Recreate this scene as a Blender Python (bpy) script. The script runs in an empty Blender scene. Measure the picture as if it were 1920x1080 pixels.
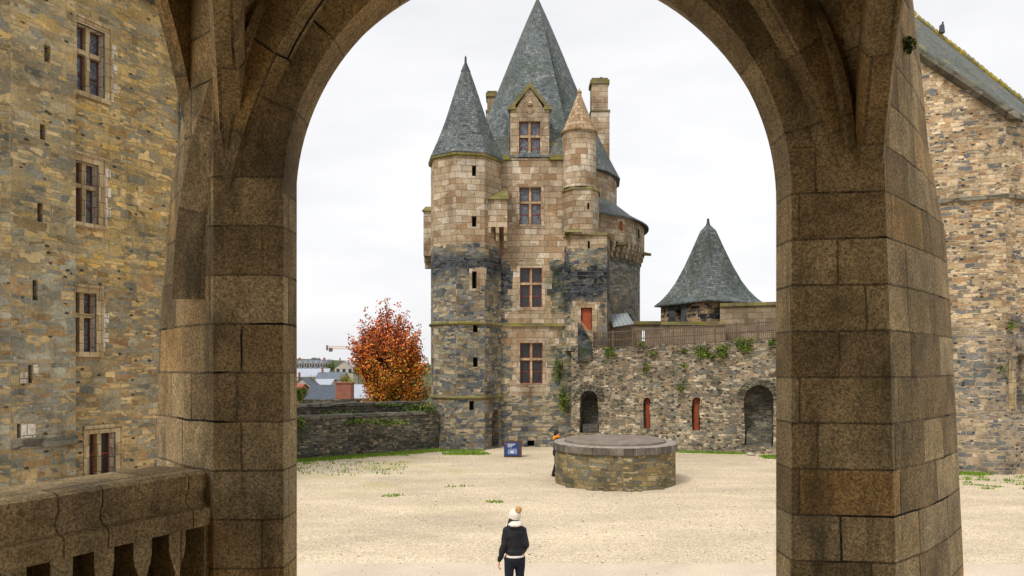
import bpy, math, random
from mathutils import Vector, noise as mn
random.seed(7)
SC = bpy.context.scene
COL = SC.collection
R = math.radians
# ------------------------------------------------------------------ camera, sky, sun, exposure
F = 1400.0; HC = 3.9; HY = 690.0
cam = bpy.data.objects.new('camera', bpy.data.cameras.new('camera')); COL.objects.link(cam)
cam.location = (0, 0, HC); cam.rotation_euler = (R(90), 0, 0)
cam.data.sensor_width = 36; cam.data.lens = F / 1920 * 36
cam.data.shift_y = (HY - 540) / 1920
cam.data.clip_start = 0.05; cam.data.clip_end = 20000
SC.camera = cam
SC.view_settings.view_transform = 'Standard'; SC.view_settings.look = 'None'
SC.view_settings.exposure = 0.58; SC.view_settings.gamma = 1
SUN_EL, SUN_AZ = 50, 215          # azimuth clockwise from +Y
W = bpy.data.worlds.new('World'); SC.world = W; W.use_nodes = True
wt = W.node_tree; wt.nodes.clear()
def _n(nt, t, **k):
    n = nt.nodes.new(t)
    for a, b in k.items():
        if hasattr(n, a): setattr(n, a, b)
    return n
wo = _n(wt, 'ShaderNodeOutputWorld'); bg = _n(wt, 'ShaderNodeBackground'); sky = _n(wt, 'ShaderNodeTexSky')
sky.sky_type = 'NISHITA'; sky.sun_disc = False; sky.sun_elevation = R(SUN_EL); sky.sun_rotation = R(SUN_AZ)
sky.dust_density = 4
tc = _n(wt, 'ShaderNodeTexCoord'); mp = _n(wt, 'ShaderNodeMapping'); mp.inputs['Scale'].default_value = (1, 1, 3.4)
nz = _n(wt, 'ShaderNodeTexNoise'); nz.inputs['Scale'].default_value = 2.3; nz.inputs['Detail'].default_value = 6; nz.inputs['Roughness'].default_value = .52
rp = _n(wt, 'ShaderNodeValToRGB'); e = rp.color_ramp.elements
e[0].position = .36; e[0].color = (6.85, 6.85, 7.05, 1); e[1].position = .62; e[1].color = (8.0, 7.95, 8.0, 1)
mx = _n(wt, 'ShaderNodeMix', data_type='RGBA'); mx.inputs[0].default_value = .93
wt.links.new(tc.outputs['Generated'], mp.inputs[0]); wt.links.new(mp.outputs[0], nz.inputs[0]); wt.links.new(nz.outputs[0], rp.inputs[0])
wt.links.new(sky.outputs[0], mx.inputs[6]); wt.links.new(rp.outputs[0], mx.inputs[7]); wt.links.new(mx.outputs[2], bg.inputs[0])
bg.inputs[1].default_value = .09
wt.links.new(bg.outputs[0], wo.inputs[0])
sd = bpy.data.lights.new('sun', 'SUN'); sd.energy = 1.8; sd.angle = R(14); sd.color = (1, .96, .89)
so = bpy.data.objects.new('sun', sd); COL.objects.link(so)
_d = Vector((math.sin(R(SUN_AZ)) * math.cos(R(SUN_EL)), math.cos(R(SUN_AZ)) * math.cos(R(SUN_EL)), math.sin(R(SUN_EL))))
so.rotation_euler = _d.to_track_quat('Z', 'Y').to_euler(); so.location = _d * 80

# ------------------------------------------------------------------ helpers: pixels to places
def P(x, y, Y): return Vector(((x - 960) / F * Y, Y, HC + (HY - y) / F * Y))
def ZZ(y, Y): return HC + (HY - y) / F * Y
def XX(x, Y): return (x - 960) / F * Y
def hit(px, py, O, U):
    Nx, Ny = U[1], -U[0]; rx = (px - 960) / F
    Y = (Nx * O[0] + Ny * O[1]) / (Nx * rx + Ny)
    return ((rx * Y - O[0]) * U[0] + (Y - O[1]) * U[1], ZZ(py, Y))
def H(x0, y0, x1, y1, O, U, **k):
    xm = (x0 + x1) / 2
    d = dict(u0=hit(x0, y0, O, U)[0], u1=hit(x1, y0, O, U)[0], z0=hit(xm, y1, O, U)[1], z1=hit(xm, y0, O, U)[1])
    d.update(k); return d
def lin(c):
    return tuple((v / 255 / 12.92 if v / 255 <= .04045 else ((v / 255 + .055) / 1.055) ** 2.4) for v in c)

# ------------------------------------------------------------------ mesh collector
class MB:
    def __init__(s): s.v = []; s.f = []; s.m = []; s.uv = []
    def face(s, pts, m=0, uv=None):
        i = len(s.v); s.v += [tuple(p) for p in pts]; s.f.append(tuple(range(i, i + len(pts)))); s.m.append(m); s.uv.append(uv)
    def box(s, a, b, m=0):
        x0, y0, z0 = a; x1, y1, z1 = b
        s.prism([(x0, y0), (x1, y0), (x1, y1), (x0, y1)], z0, z1, m)
    def prism(s, pts, z0, z1, m=0, top=None, tm=None):
        """pts counter-clockwise in plan; top: optional other footprint at z1"""
        t = top or pts; n = len(pts)
        for i in range(n):
            j = (i + 1) % n
            s.face([(*pts[i], z0), (*pts[j], z0), (*t[j], z1), (*t[i], z1)], m)
        s.face([(*p, z1) for p in t], m if tm is None else tm); s.face([(*p, z0) for p in reversed(pts)], m)
    def obox(s, c, U, w, d, z0, z1, m=0):
        """box whose front-left corner in plan is c, along U (width w), going back (away from N) by d"""
        B = (-U[1], U[0])
        p = [(c[0], c[1]), (c[0] + U[0] * w, c[1] + U[1] * w), (c[0] + U[0] * w + B[0] * d, c[1] + U[1] * w + B[1] * d), (c[0] + B[0] * d, c[1] + B[1] * d)]
        s.prism(p, z0, z1, m)
    def lathe(s, c, prof, n=32, m=0, a0=0, a1=360, ref=None, phase=0):
        """prof [(r,z)], angles from the camera side, positive to the right"""
        ref = ref or max(p[0] for p in prof); L = 0; acc = [0]
        for i in range(1, len(prof)):
            L += math.hypot(prof[i][0] - prof[i - 1][0], prof[i][1] - prof[i - 1][1]); acc.append(L)
        for k in range(n):
            A = R(a0 + phase + (a1 - a0) * k / n); B = R(a0 + phase + (a1 - a0) * (k + 1) / n)
            for i in range(len(prof) - 1):
                (r0, z0), (r1, z1) = prof[i], prof[i + 1]
                q = [(c[0] + r0 * math.sin(A), c[1] - r0 * math.cos(A), z0), (c[0] + r0 * math.sin(B), c[1] - r0 * math.cos(B), z0),
                     (c[0] + r1 * math.sin(B), c[1] - r1 * math.cos(B), z1), (c[0] + r1 * math.sin(A), c[1] - r1 * math.cos(A), z1)]
                w = [(A * ref, prof[0][1] + acc[i]), (B * ref, prof[0][1] + acc[i]), (B * ref, prof[0][1] + acc[i + 1]), (A * ref, prof[0][1] + acc[i + 1])]
                if r1 < 1e-4: q.pop(3); w.pop(3)
                elif r0 < 1e-4: q.pop(1); w.pop(1)
                s.face(q, m, w)
    def tube(s, pts, rad, n=8, m=0, cap=True):
        pts = [Vector(p) for p in pts]; rad = rad if isinstance(rad, (list, tuple)) else [rad] * len(pts)
        rings = []; up = Vector((0, 0, 1))
        for i, p in enumerate(pts):
            t = (pts[min(i + 1, len(pts) - 1)] - pts[max(i - 1, 0)]).normalized()
            a = t.cross(up if abs(t.z) < .95 else Vector((1, 0, 0))).normalized(); b = t.cross(a)
            rings.append([p + (a * math.cos(2 * math.pi * k / n) + b * math.sin(2 * math.pi * k / n)) * rad[i] for k in range(n)])
        for i in range(len(pts) - 1):
            for k in range(n):
                l = (k + 1) % n; s.face([rings[i][l], rings[i][k], rings[i + 1][k], rings[i + 1][l]], m)
        if cap: s.face(rings[0], m); s.face(list(reversed(rings[-1])), m)
    def ball(s, c, r, m=0, n=10):
        c = Vector(c); r = r if isinstance(r, (list, tuple)) else (r, r, r)
        for i in range(n):
            for k in range(2 * n):
                q = []
                for (a, b) in ((i, k), (i + 1, k), (i + 1, k + 1), (i, k + 1)):
                    th = math.pi * a / n; ph = math.pi * b / n
                    q.append((c.x + r[0] * math.sin(th) * math.cos(ph), c.y + r[1] * math.sin(th) * math.sin(ph), c.z + r[2] * math.cos(th)))
                if i == 0: q = q[1:3] + q[:1]; q = [q[2], q[0], q[1]]
                elif i == n - 1: q = [q[0], q[1], q[3]]
                s.face(q, m)
    def facade(s, O, U, w, z0, z1, holes=(), depth=.25, m=0, bm=0, step=None, back=True):
        N = (U[1], -U[0])
        def pt(u, z, d=0): return (O[0] + U[0] * u - N[0] * d, O[1] + U[1] * u - N[1] * d, z)
        us = {0, w}; zs = {z0, z1}
        for h in holes: us |= {h['u0'], h['u1']}; zs |= {h['z0'], h['z1']}
        us = sorted(u for u in us if 0 <= u <= w); zs = sorted(z for z in zs if z0 <= z <= z1)
        ou = O[0] * U[0] + O[1] * U[1]
        def sub(a):
            if not step: return a
            o = []
            for i in range(len(a) - 1):
                k = max(1, int(round((a[i + 1] - a[i]) / step)))
                o += [a[i] + (a[i + 1] - a[i]) * q / k for q in range(k)]
            return o + [a[-1]]
        us, zs = sub(us), sub(zs)
        for i in range(len(us) - 1):
            for j in range(len(zs) - 1):
                cu = (us[i] + us[i + 1]) / 2; cz = (zs[j] + zs[j + 1]) / 2
                if any(h['u0'] < cu < h['u1'] and h['z0'] < cz < h['z1'] for h in holes): continue
                s.face([pt(us[i], zs[j]), pt(us[i + 1], zs[j]), pt(us[i + 1], zs[j + 1]), pt(us[i], zs[j + 1])], m, [(ou + us[i], zs[j]), (ou + us[i + 1], zs[j]), (ou + us[i + 1], zs[j + 1]), (ou + us[i], zs[j + 1])])
        for h in holes:
            a, b, c, d = h['u0'], h['u1'], h['z0'], h['z1']; D = h.get('depth', depth)
            top = []
            if h.get('arch'):
                hw = (b - a) / 2; rise = hw * h['arch']; sp = d - rise
                for k in range(13):
                    th = math.pi * k / 12; top.append(((a + b) / 2 - hw * math.cos(th), sp + rise * math.sin(th) ** h.get('pw', 1)))
                for k in range(12):
                    p, q = top[k], top[k + 1]; s.face([pt(*p), pt(*q), pt(q[0], d), pt(p[0], d)], m)
                    s.face([pt(*q), pt(*p), pt(*p, D), pt(*q, D)], h.get('rm', m))
            else:
                sp = d; s.face([pt(b, d), pt(a, d), pt(a, d, D), pt(b, d, D)], h.get('rm', m))
            s.face([pt(a, c), pt(a, c, D), pt(a, sp, D), pt(a, sp)], h.get('rm', m))
            s.face([pt(b, c, D), pt(b, c), pt(b, sp), pt(b, sp, D)], h.get('rm', m))
            s.face([pt(a, c), pt(b, c), pt(b, c, D), pt(a, c, D)], h.get('rm', m))
            if h.get('back', back): s.face([pt(a, c, D), pt(b, c, D), pt(b, d, D), pt(a, d, D)], h.get('bm', bm))
    def displace(s, amp, sc=1.0):
        o = []
        for v in s.v:
            q = Vector(v) * sc; d = mn.noise_vector(q) * amp + mn.noise_vector(q * 2.7) * amp * .5
            o.append((v[0] + d.x, v[1] + d.y, v[2] + d.z * .6))
        s.v = o
    def build(s, name, mats, parent=None, smooth=False, weld=False):
        me = bpy.data.meshes.new(name); me.from_pydata(s.v, [], s.f)
        mats = mats if isinstance(mats, (list, tuple)) else [mats]
        for m in mats: me.materials.append(m)
        uvl = me.uv_layers.new(name='UVMap').data
        for p, mi, uv in zip(me.polygons, s.m, s.uv):
            p.material_index = mi; p.use_smooth = smooth
            if uv:
                for li, c in zip(p.loop_indices, uv): uvl[li].uv = c
            else:
                n = p.normal
                if abs(n.z) < .8:
                    t = Vector((-n.y, n.x, 0)).normalized(); sv = Vector((0, 0, 1)); sl = max(.3, math.sqrt(max(0, 1 - n.z * n.z)))
                    for li in p.loop_indices:
                        c = me.vertices[me.loops[li].vertex_index].co; uvl[li].uv = (c.dot(t), c.z / sl)
                else:
                    for li in p.loop_indices:
                        c = me.vertices[me.loops[li].vertex_index].co; uvl[li].uv = (c.x, c.y)
        if weld or smooth:
            import bmesh
            b = bmesh.new(); b.from_mesh(me); bmesh.ops.remove_doubles(b, verts=b.verts, dist=1e-4); b.to_mesh(me); b.free()
        o = bpy.data.objects.new(name, me); COL.objects.link(o)
        if parent is not None:
            o.parent = parent; o.location = -Vector(ORG.get(parent.name, (0, 0, 0)))
        ORG[o.name] = (0, 0, 0) if parent is None else (0, 0, 0)
        return o
ORG = {}
def tag(o, label=None, cat=None, group=None, kind=None):
    if label: o['label'] = label
    if cat: o['category'] = cat
    if group: o['group'] = group
    if kind: o['kind'] = kind
    return o
def thing(name, label, cat, loc=(0, 0, 0), group=None, rz=0):
    o = bpy.data.objects.new(name, None); COL.objects.link(o); o.location = loc; o.rotation_euler.z = rz
    o.empty_display_size = .3; ORG[o.name] = tuple(loc); return tag(o, label, cat, group)
def struct(o): o['kind'] = 'structure'; return o

# ------------------------------------------------------------------ materials
class NT:
    def __init__(s, name):
        s.mat = bpy.data.materials.new(name); s.mat.use_nodes = True; s.t = s.mat.node_tree; s.b = s.t.nodes['Principled BSDF']
        s.b.inputs['Roughness'].default_value = .9; s.b.inputs['Specular IOR Level'].default_value = .25
    def n(s, t, props=None, **ins):
        n = s.t.nodes.new('ShaderNode' + t)
        for a, b in (props or {}).items(): setattr(n, a, b)
        for a, b in ins.items():
            a = a.replace('_', ' ')
            i = n.inputs[int(a[1:])] if a[0] == 'i' and a[1:].isdigit() else n.inputs[a]
            s.set(i, b)
        return n
    def set(s, i, b):
        if isinstance(b, bpy.types.NodeSocket): s.t.links.new(b, i)
        else:
            if isinstance(b, (tuple, list)) and len(b) == 3 and i.type == 'RGBA': b = (*b, 1)
            i.default_value = b
    def math(s, op, a, b=0, c=None, clamp=False):
        n = s.n('Math', dict(operation=op, use_clamp=clamp), i0=a, i1=b)
        if c is not None: s.set(n.inputs[2], c)
        return n.outputs[0]
    def vm(s, op, a, b): return s.n('VectorMath', dict(operation=op), i0=a, i1=b).outputs[0]
    def mix(s, f, a, b, bl='MIX'): return s.n('Mix', dict(data_type='RGBA', blend_type=bl), i0=f, i6=a, i7=b).outputs[2]
    def ramp(s, f, stops, interp='LINEAR'):
        n = s.n('ValToRGB', None, i0=f); cr = n.color_ramp; cr.interpolation = interp
        while len(cr.elements) < len(stops): cr.elements.new(.5)
        for e, (p, c) in zip(cr.elements, stops):
            e.position = p; e.color = (*c, 1) if len(c) == 3 else c
        return n.outputs[0]
    def mr(s, v, a, b, c=0, d=1): return s.n('MapRange', dict(clamp=True), i0=v, i1=a, i2=b, i3=c, i4=d).outputs[0]
    def noise(s, vec, sc, det=4, ro=.5, dim='3D'): return s.n('TexNoise', dict(noise_dimensions=dim), Vector=vec, Scale=sc, Detail=det, Roughness=ro).outputs[0] if dim != '1D' else s.n('TexNoise', dict(noise_dimensions='1D'), W=vec, Scale=sc, Detail=det).outputs[0]
    def pos(s): return s.n('NewGeometry').outputs['Position']
    def uv(s): return s.n('UVMap').outputs[0]
    def xyz(s, v): n = s.n('SeparateXYZ', None, i0=v); return n.outputs
    def comb(s, x, y, z=0): return s.n('CombineXYZ', None, i0=x, i1=y, i2=z).outputs[0]
    def bump(s, h, st=.5, dist=.02): s.set(s.b.inputs['Normal'], s.n('Bump', None, Strength=st, Distance=dist, Height=h).outputs[0])
    def out(s, col): s.set(s.b.inputs['Base Color'], col); return s.mat
ALB = .80
def pal(*cs, k=1.0):
    n = len(cs); return [((i + .0) / n, tuple(v * ALB * k for v in lin(c))) for i, c in enumerate(cs)]
def rubble(t, p, size, palette, mortar, mw=.1, warp=.05, rnd=1.0):
    ns = t.n('TexNoise', None, Vector=p, Scale=2.2, Detail=3).outputs[1]
    w = t.vm('MULTIPLY', t.vm('SUBTRACT', ns, (.5, .5, .5)), (warp * 4, warp * 4, warp * 2.2))
    q = t.vm('MULTIPLY', t.vm('ADD', p, w), tuple(1 / a for a in size))
    v = t.n('TexVoronoi', None, Vector=q, Scale=1, Randomness=rnd)
    e = t.n('TexVoronoi', dict(feature='DISTANCE_TO_EDGE'), Vector=q, Scale=1, Randomness=rnd).outputs['Distance']
    c = t.xyz(v.outputs['Color'])
    col = t.ramp(c[0], palette, 'CONSTANT')
    br = t.mr(c[1], 0, 1, .72, 1.22)
    col = t.mix(1, col, t.comb(br, br, br), 'MULTIPLY')
    mask = t.mr(e, mw * .25, mw)
    col = t.mix(mask, tuple(x * ALB for x in lin(mortar)), col)
    hgt = t.math('ADD', t.math('MULTIPLY', mask, .6), t.math('MULTIPLY', c[2], .5))
    return col, hgt
def ashlar(t, uv, w, h, palette, mortar, ms=.012, vary=.2, off=.43, pale=None):
    x = t.xyz(uv)
    v = t.math('ADD', x[1], t.math('MULTIPLY', t.math('SUBTRACT', t.noise(x[1], .9, 1, dim='1D'), .5), vary * 3 * h)) if vary else x[1]
    n2 = t.n('TexNoise', None, Vector=uv, Scale=9, Detail=2).outputs[0]
    jit = t.math('MULTIPLY', t.math('SUBTRACT', n2, .5), .012 if h > .2 else .03)
    vec = t.comb(t.math('ADD', x[0], jit), t.math('ADD', v, jit))
    b = t.n('TexBrick', dict(offset=off, offset_frequency=2, squash=.72, squash_frequency=3), Vector=vec, Color1=(0, 0, 0), Color2=(1, 1, 1), Scale=1, Mortar_Size=ms, Mortar_Smooth=.3, Brick_Width=w, Row_Height=h)
    g = t.xyz(b.outputs['Color'])[0]
    col = t.ramp(g, palette, 'LINEAR')
    m = b.outputs['Fac']
    if pale:
        pf_ = t.math('MULTIPLY', t.math('GREATER_THAN', t.math('FRACT', t.math('MULTIPLY', g, 9.7)), .5), t.math('GREATER_THAN', t.noise(uv, .55, 2), .54))
        col = t.mix(t.math('MULTIPLY', pf_, .8), col, tuple(x * ALB for x in lin(pale)))
        df_ = t.math('MULTIPLY', t.math('GREATER_THAN', t.math('FRACT', t.math('MULTIPLY', g, 5.3)), .72), t.math('LESS_THAN', t.noise(uv, .8, 2), .5))
        col = t.mix(t.math('MULTIPLY', df_, .6), col, tuple(x * ALB * .9 for x in lin((150, 112, 74))))
    col = t.mix(m, col, tuple(x * ALB for x in lin(mortar)))
    return col, t.math('SUBTRACT', t.math('MULTIPLY', g, .25), m), m
def tex_detail(t, col, p, s1=.9, s2=14, a1=.35, a2=.3):
    n1 = t.mr(t.noise(p, s1, 5, .6), .3, .7, 1 - a1, 1 + a1)
    n2 = t.mr(t.noise(p, s2, 6, .7), .3, .7, 1 - a2, 1 + a2)
    g = t.math('MULTIPLY', n1, n2)
    return t.mix(1, col, t.comb(g, g, g), 'MULTIPLY')
def coursed(t, uv, p, size, palette, mortar, mw=.012, cw=1):
    x = t.xyz(uv)
    ns = t.n('TexNoise', None, Vector=p, Scale=3.2, Detail=4, Roughness=.6).outputs[1]; w = t.xyz(t.vm('SUBTRACT', ns, (.5, .5, .5)))
    outs = []
    for k, (bw, bh, off, sq) in enumerate(((size[0], size[1], .41, .6), (size[0] * .62, size[1] * .52, .3, .55), (size[0] * 1.5, size[1] * 1.6, .35, .5))):
        v = t.math('ADD', x[1], t.math('MULTIPLY', t.math('SUBTRACT', t.noise(t.math('ADD', x[1], k * 9.3), 1.7 / (bh * 8), 1, dim='1D'), .5), bh * 2.2))
        vec = t.comb(t.math('ADD', x[0], t.math('MULTIPLY', w[0], .11 * cw)), t.math('ADD', v, t.math('MULTIPLY', w[1], bh * .6 * cw)))
        b = t.n('TexBrick', dict(offset=off, offset_frequency=2, squash=sq, squash_frequency=3), Vector=vec, Color1=(0, 0, 0), Color2=(1, 1, 1), Scale=1, Mortar_Size=mw * (.8, .65, 1)[k], Mortar_Smooth=.5, Brick_Width=bw, Row_Height=bh)
        outs.append((t.xyz(b.outputs['Color'])[0], b.outputs['Fac']))
    sel = t.noise(t.vm('MULTIPLY', p, (.9, .9, 1.8)), 1.6, 2, .5)
    f1 = t.math('GREATER_THAN', sel, .53); f2 = t.math('LESS_THAN', sel, .41)
    def mixf(i):
        a = t.n('Mix', dict(data_type='FLOAT'), i0=f1, i2=outs[0][i], i3=outs[1][i]).outputs[0]
        return t.n('Mix', dict(data_type='FLOAT'), i0=f2, i2=a, i3=outs[2][i]).outputs[0]
    g, m = mixf(0), mixf(1)
    g2 = t.math('FRACT', t.math('MULTIPLY', g, 7.31))
    col = t.ramp(g2, palette, 'CONSTANT'); br = t.mr(t.math('FRACT', t.math('MULTIPLY', g, 17.7)), 0, 1, .74, 1.2)
    col = t.mix(1, col, t.comb(br, br, br), 'MULTIPLY')
    col = t.mix(m, col, tuple(q * ALB for q in lin(mortar)))
    return col, t.math('SUBTRACT', t.math('MULTIPLY', g2, .35), m)
ASH = pal((156, 136, 110), (172, 151, 123), (182, 162, 134), (164, 143, 115), (188, 170, 144), (174, 151, 123), (194, 177, 152))
ASHM = (128, 112, 90)
SHALE = pal((110, 112, 110), (153, 144, 120), (123, 123, 114), (174, 157, 127), (86, 90, 95), (153, 140, 112), (131, 114, 90), (127, 129, 125), (181, 164, 133))
DARKS = pal((40, 44, 52), (60, 66, 74), (34, 38, 46), (80, 84, 88), (56, 62, 70), (104, 100, 90), (76, 82, 90))
def wallmat(name, ash=None, zs=None, boxes=(), rub=SHALE, rsize=(.42, .42, .16), rm=(128, 122, 108), dark=None, moss=0, mossbox=None, aw=.62, ah=.3, mw=.09, lich=0, bst=.6, dk=DARKS, crs=None, cw=1, pits=0, cm=.012):
    t = NT(name); p = t.pos(); x = t.xyz(p)
    n1 = t.noise(p, .8, 4)
    rc, rh = coursed(t, t.uv(), p, crs, rub, rm, cw=cw, mw=cm) if crs else rubble(t, p, rsize, rub, rm, mw)
    if dark:
        dc, dh = coursed(t, t.uv(), p, crs, dk, rm, mw=cm) if crs else rubble(t, p, rsize, dk, (84, 88, 90), mw)
        zz = t.math('ADD', x[2], t.math('MULTIPLY', t.math('SUBTRACT', n1, .5), dark[2] if len(dark) > 2 else 2.2))
        f = t.math('MULTIPLY', t.mr(zz, dark[0] - .25, dark[0] + .25), t.mr(zz, dark[1] - .1, dark[1] + .3, 1, 0))
        rc = t.mix(f, rc, dc)
    col, hg = rc, rh
    if ash:
        ac, ahh, am = ashlar(t, t.uv(), aw, ah, ash, ASHM, pale=(208, 196, 176) if ash is ASH else None)
        row = t.math('FLOOR', t.math('DIVIDE', x[2], .3)); wn = t.n('TexWhiteNoise', dict(noise_dimensions='1D'), W=row).outputs[0]
        xj = t.math('ADD', x[0], t.math('MULTIPLY', t.math('SUBTRACT', wn, .5), .45))
        zj = t.math('ADD', x[2], t.math('MULTIPLY', t.math('SUBTRACT', t.noise(p, 1.7, 3), .5), .7))
        f = t.math('GREATER_THAN', zj, zs) if zs is not None else 1.0
        for (a, b, c, d) in boxes:
            k = t.math('MULTIPLY', t.math('MULTIPLY', t.math('GREATER_THAN', xj, a), t.math('LESS_THAN', xj, b)), t.math('MULTIPLY', t.math('GREATER_THAN', x[2], c), t.math('LESS_THAN', x[2], d)))
            f = t.math('MAXIMUM', f, k)
        col = t.mix(f, rc, ac); hg = t.n('Mix', dict(data_type='FLOAT'), i0=f, i2=rh, i3=ahh).outputs[0]
    col = tex_detail(t, col, p)
    if pits:
        pv_ = t.n('TexVoronoi', None, Vector=t.vm('MULTIPLY', p, (4, 4, 7)), Scale=1); pd = t.math('MULTIPLY', t.math('LESS_THAN', t.math('ADD', pv_.outputs['Distance'], t.math('MULTIPLY', t.noise(p, 20, 2), .3)), .42), t.math('LESS_THAN', t.xyz(pv_.outputs['Color'])[0], pits))
        col = t.mix(t.math('MULTIPLY', pd, .85), col, (.02, .018, .014)); hg = t.math('SUBTRACT', hg, pd)
    # damp streaks and lichen with shapes of their own
    st = t.noise(t.vm('MULTIPLY', p, (1.6, 1.6, .35)), 1.1, 5, .6)
    col = t.mix(t.mr(st, .54, .72, 0, .5), col, t.mix(1, col, (.38, .38, .36), 'MULTIPLY'))
    if moss:
        f = t.mr(t.noise(p, 1.3, 6, .65), .62 - moss, .74 - moss * .6, 0, .85)
        if mossbox:
            a, b, c, d = mossbox
            f = t.math('MULTIPLY', f, t.math('MULTIPLY', t.math('MULTIPLY', t.mr(x[0], a - .4, a + .1), t.mr(x[0], b - .1, b + .4, 1, 0)), t.math('MULTIPLY', t.mr(x[2], c - .3, c + .3), t.mr(x[2], d - .3, d + .5, 1, 0))))
        col = t.mix(f, col, t.ramp(t.noise(p, 9, 4), [(.3, (.018, .028, .012)), (.7, (.07, .09, .03))]))
    if lich:
        f = t.mr(t.noise(p, 6, 6, .7), .62, .68, 0, lich)
        col = t.mix(f, col, (.55, .53, .47))
    t.bump(t.math('ADD', hg, t.math('MULTIPLY', t.noise(p, 22, 5, .7), .5)), bst, .035)
    return t.out(col)
def slate(name, k=1.0, yellow=0, pl=None):
    t = NT(name); p = t.pos(); uv = t.uv()
    c, h, m = ashlar(t, uv, .21, .13, pal(*(pl or ((66, 74, 80), (92, 101, 106), (112, 119, 120), (80, 88, 88), (136, 141, 138), (98, 105, 102))), k=k), (40, 45, 46), .010, 0, .5)
    c = t.mix(t.mr(t.noise(p, 5.5, 6, .75), .47, .72, 0, .42), c, tuple(v * ALB * k for v in lin((156, 160, 152))))
    c = t.mix(t.mr(t.noise(t.vm('MULTIPLY', p, (1, 1, .25)), 1.0, 5, .6), .48, .68, 0, .75), c, tuple(v * ALB * k for v in lin((72, 84, 70))))
    if yellow: c = t.mix(t.mr(t.noise(p, 1.5, 5, .7), .58, .66, 0, yellow), c, tuple(v * .7 for v in lin((170, 160, 60))))
    c = tex_detail(t, c, p, .6, 9, .2, .35)
    t.b.inputs['Roughness'].default_value = .7
    t.bump(h, .5, .02); return t.out(c)
def plain(name, c, r=.8, var=.15, sc=8, metal=0, spec=.3):
    t = NT(name); p = t.pos(); base = tuple(lin(c))
    t.b.inputs['Roughness'].default_value = r; t.b.inputs['Metallic'].default_value = metal; t.b.inputs['Specular IOR Level'].default_value = spec
    g = t.mr(t.noise(p, sc, 5, .6), .3, .7, 1 - var, 1 + var)
    t.bump(t.noise(p, sc * 3, 4), .15, .01)
    return t.out(t.mix(1, base, t.comb(g, g, g), 'MULTIPLY'))
def glassmat(name, c=(40, 46, 54), lead=.13, rough=.25):
    t = NT(name); uv = t.uv(); x = t.xyz(uv)
    r = t.vm('MULTIPLY', t.comb(t.math('ADD', x[0], x[1]), t.math('SUBTRACT', x[0], x[1])), (1, 1, 1))
    b = t.n('TexBrick', dict(offset=0, squash=1), Vector=r, Color1=(0, 0, 0), Color2=(1, 1, 1), Scale=1, Mortar_Size=.008, Brick_Width=lead, Row_Height=lead)
    g = t.xyz(b.outputs['Color'])[0]
    base = lin(c); col = t.mix(g, tuple(v * .6 for v in base), tuple(v * 1.7 for v in base)); col = t.mix(b.outputs['Fac'], col, (.05, .05, .05))
    t.b.inputs['Roughness'].default_value = rough; t.b.inputs['Specular IOR Level'].default_value = .5
    return t.out(col)
def granite(name, k=1.0, w=.47, h=.247, voff=0.0, dark=0):
    t = NT(name); p = t.pos(); u = t.vm('ADD', t.uv(), (0.13, voff, 0))
    c, hg, m = ashlar(t, u, w, h, pal((138, 118, 86), (162, 142, 106), (122, 106, 78), (172, 152, 114), (152, 136, 106), (168, 138, 92), (132, 114, 84), k=k * 1.32), (128, 112, 84), .006, 0, .37)
    sp = t.noise(p, 75, 3, .8); sp2 = t.noise(p, 190, 2, .8)
    g = t.math('MULTIPLY', t.mr(sp, .38, .62, .5, 1.5), t.mr(sp2, .38, .62, .7, 1.3))
    c = t.mix(1, c, t.comb(g, g, g), 'MULTIPLY')
    c = tex_detail(t, c, p, 1.7, 11, .34, .2)
    c = t.mix(t.mr(t.noise(p, 2.1, 6, .65), .52, .68, 0, .5), c, tuple(v * .8 * k for v in lin((96, 88, 54))))
    c = t.mix(t.mr(t.noise(t.vm('ADD', p, (7, 3, 1)), 1.4, 6, .6), .55, .7, 0, .6), c, tuple(v * .55 * k for v in lin((84, 76, 66))))
    c = t.mix(t.mr(t.noise(t.vm('ADD', p, (2, 9, 4)), 3.2, 4, .6), .62, .72, 0, .4), c, tuple(v * .9 * k for v in lin((168, 134, 86))))
    c = t.mix(t.mr(t.noise(t.vm('MULTIPLY', p, (2.2, 2.2, .5)), 2.0, 6, .65), .55, .66, 0, .5), c, tuple(v * .5 * k for v in lin((80, 78, 62))))
    c = t.mix(t.mr(t.noise(t.vm('ADD', p, (5, 5, 5)), 13, 5, .75), .66, .72, 0, .5), c, tuple(v * .8 for v in lin((176, 172, 150))))
    # open joints, dark in places
    dj = t.math('MULTIPLY', m, t.mr(t.noise(p, 1.8, 3), .57, .63))
    c = t.mix(dj, c, (.012, .01, .008))
    t.bump(t.math('ADD', t.math('MULTIPLY', m, -1.3), t.math('ADD', t.math('MULTIPLY', sp, .55), t.math('MULTIPLY', t.noise(p, 9, 5, .6), 1.3))), .85, .008)
    return t.out(c)

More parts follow.
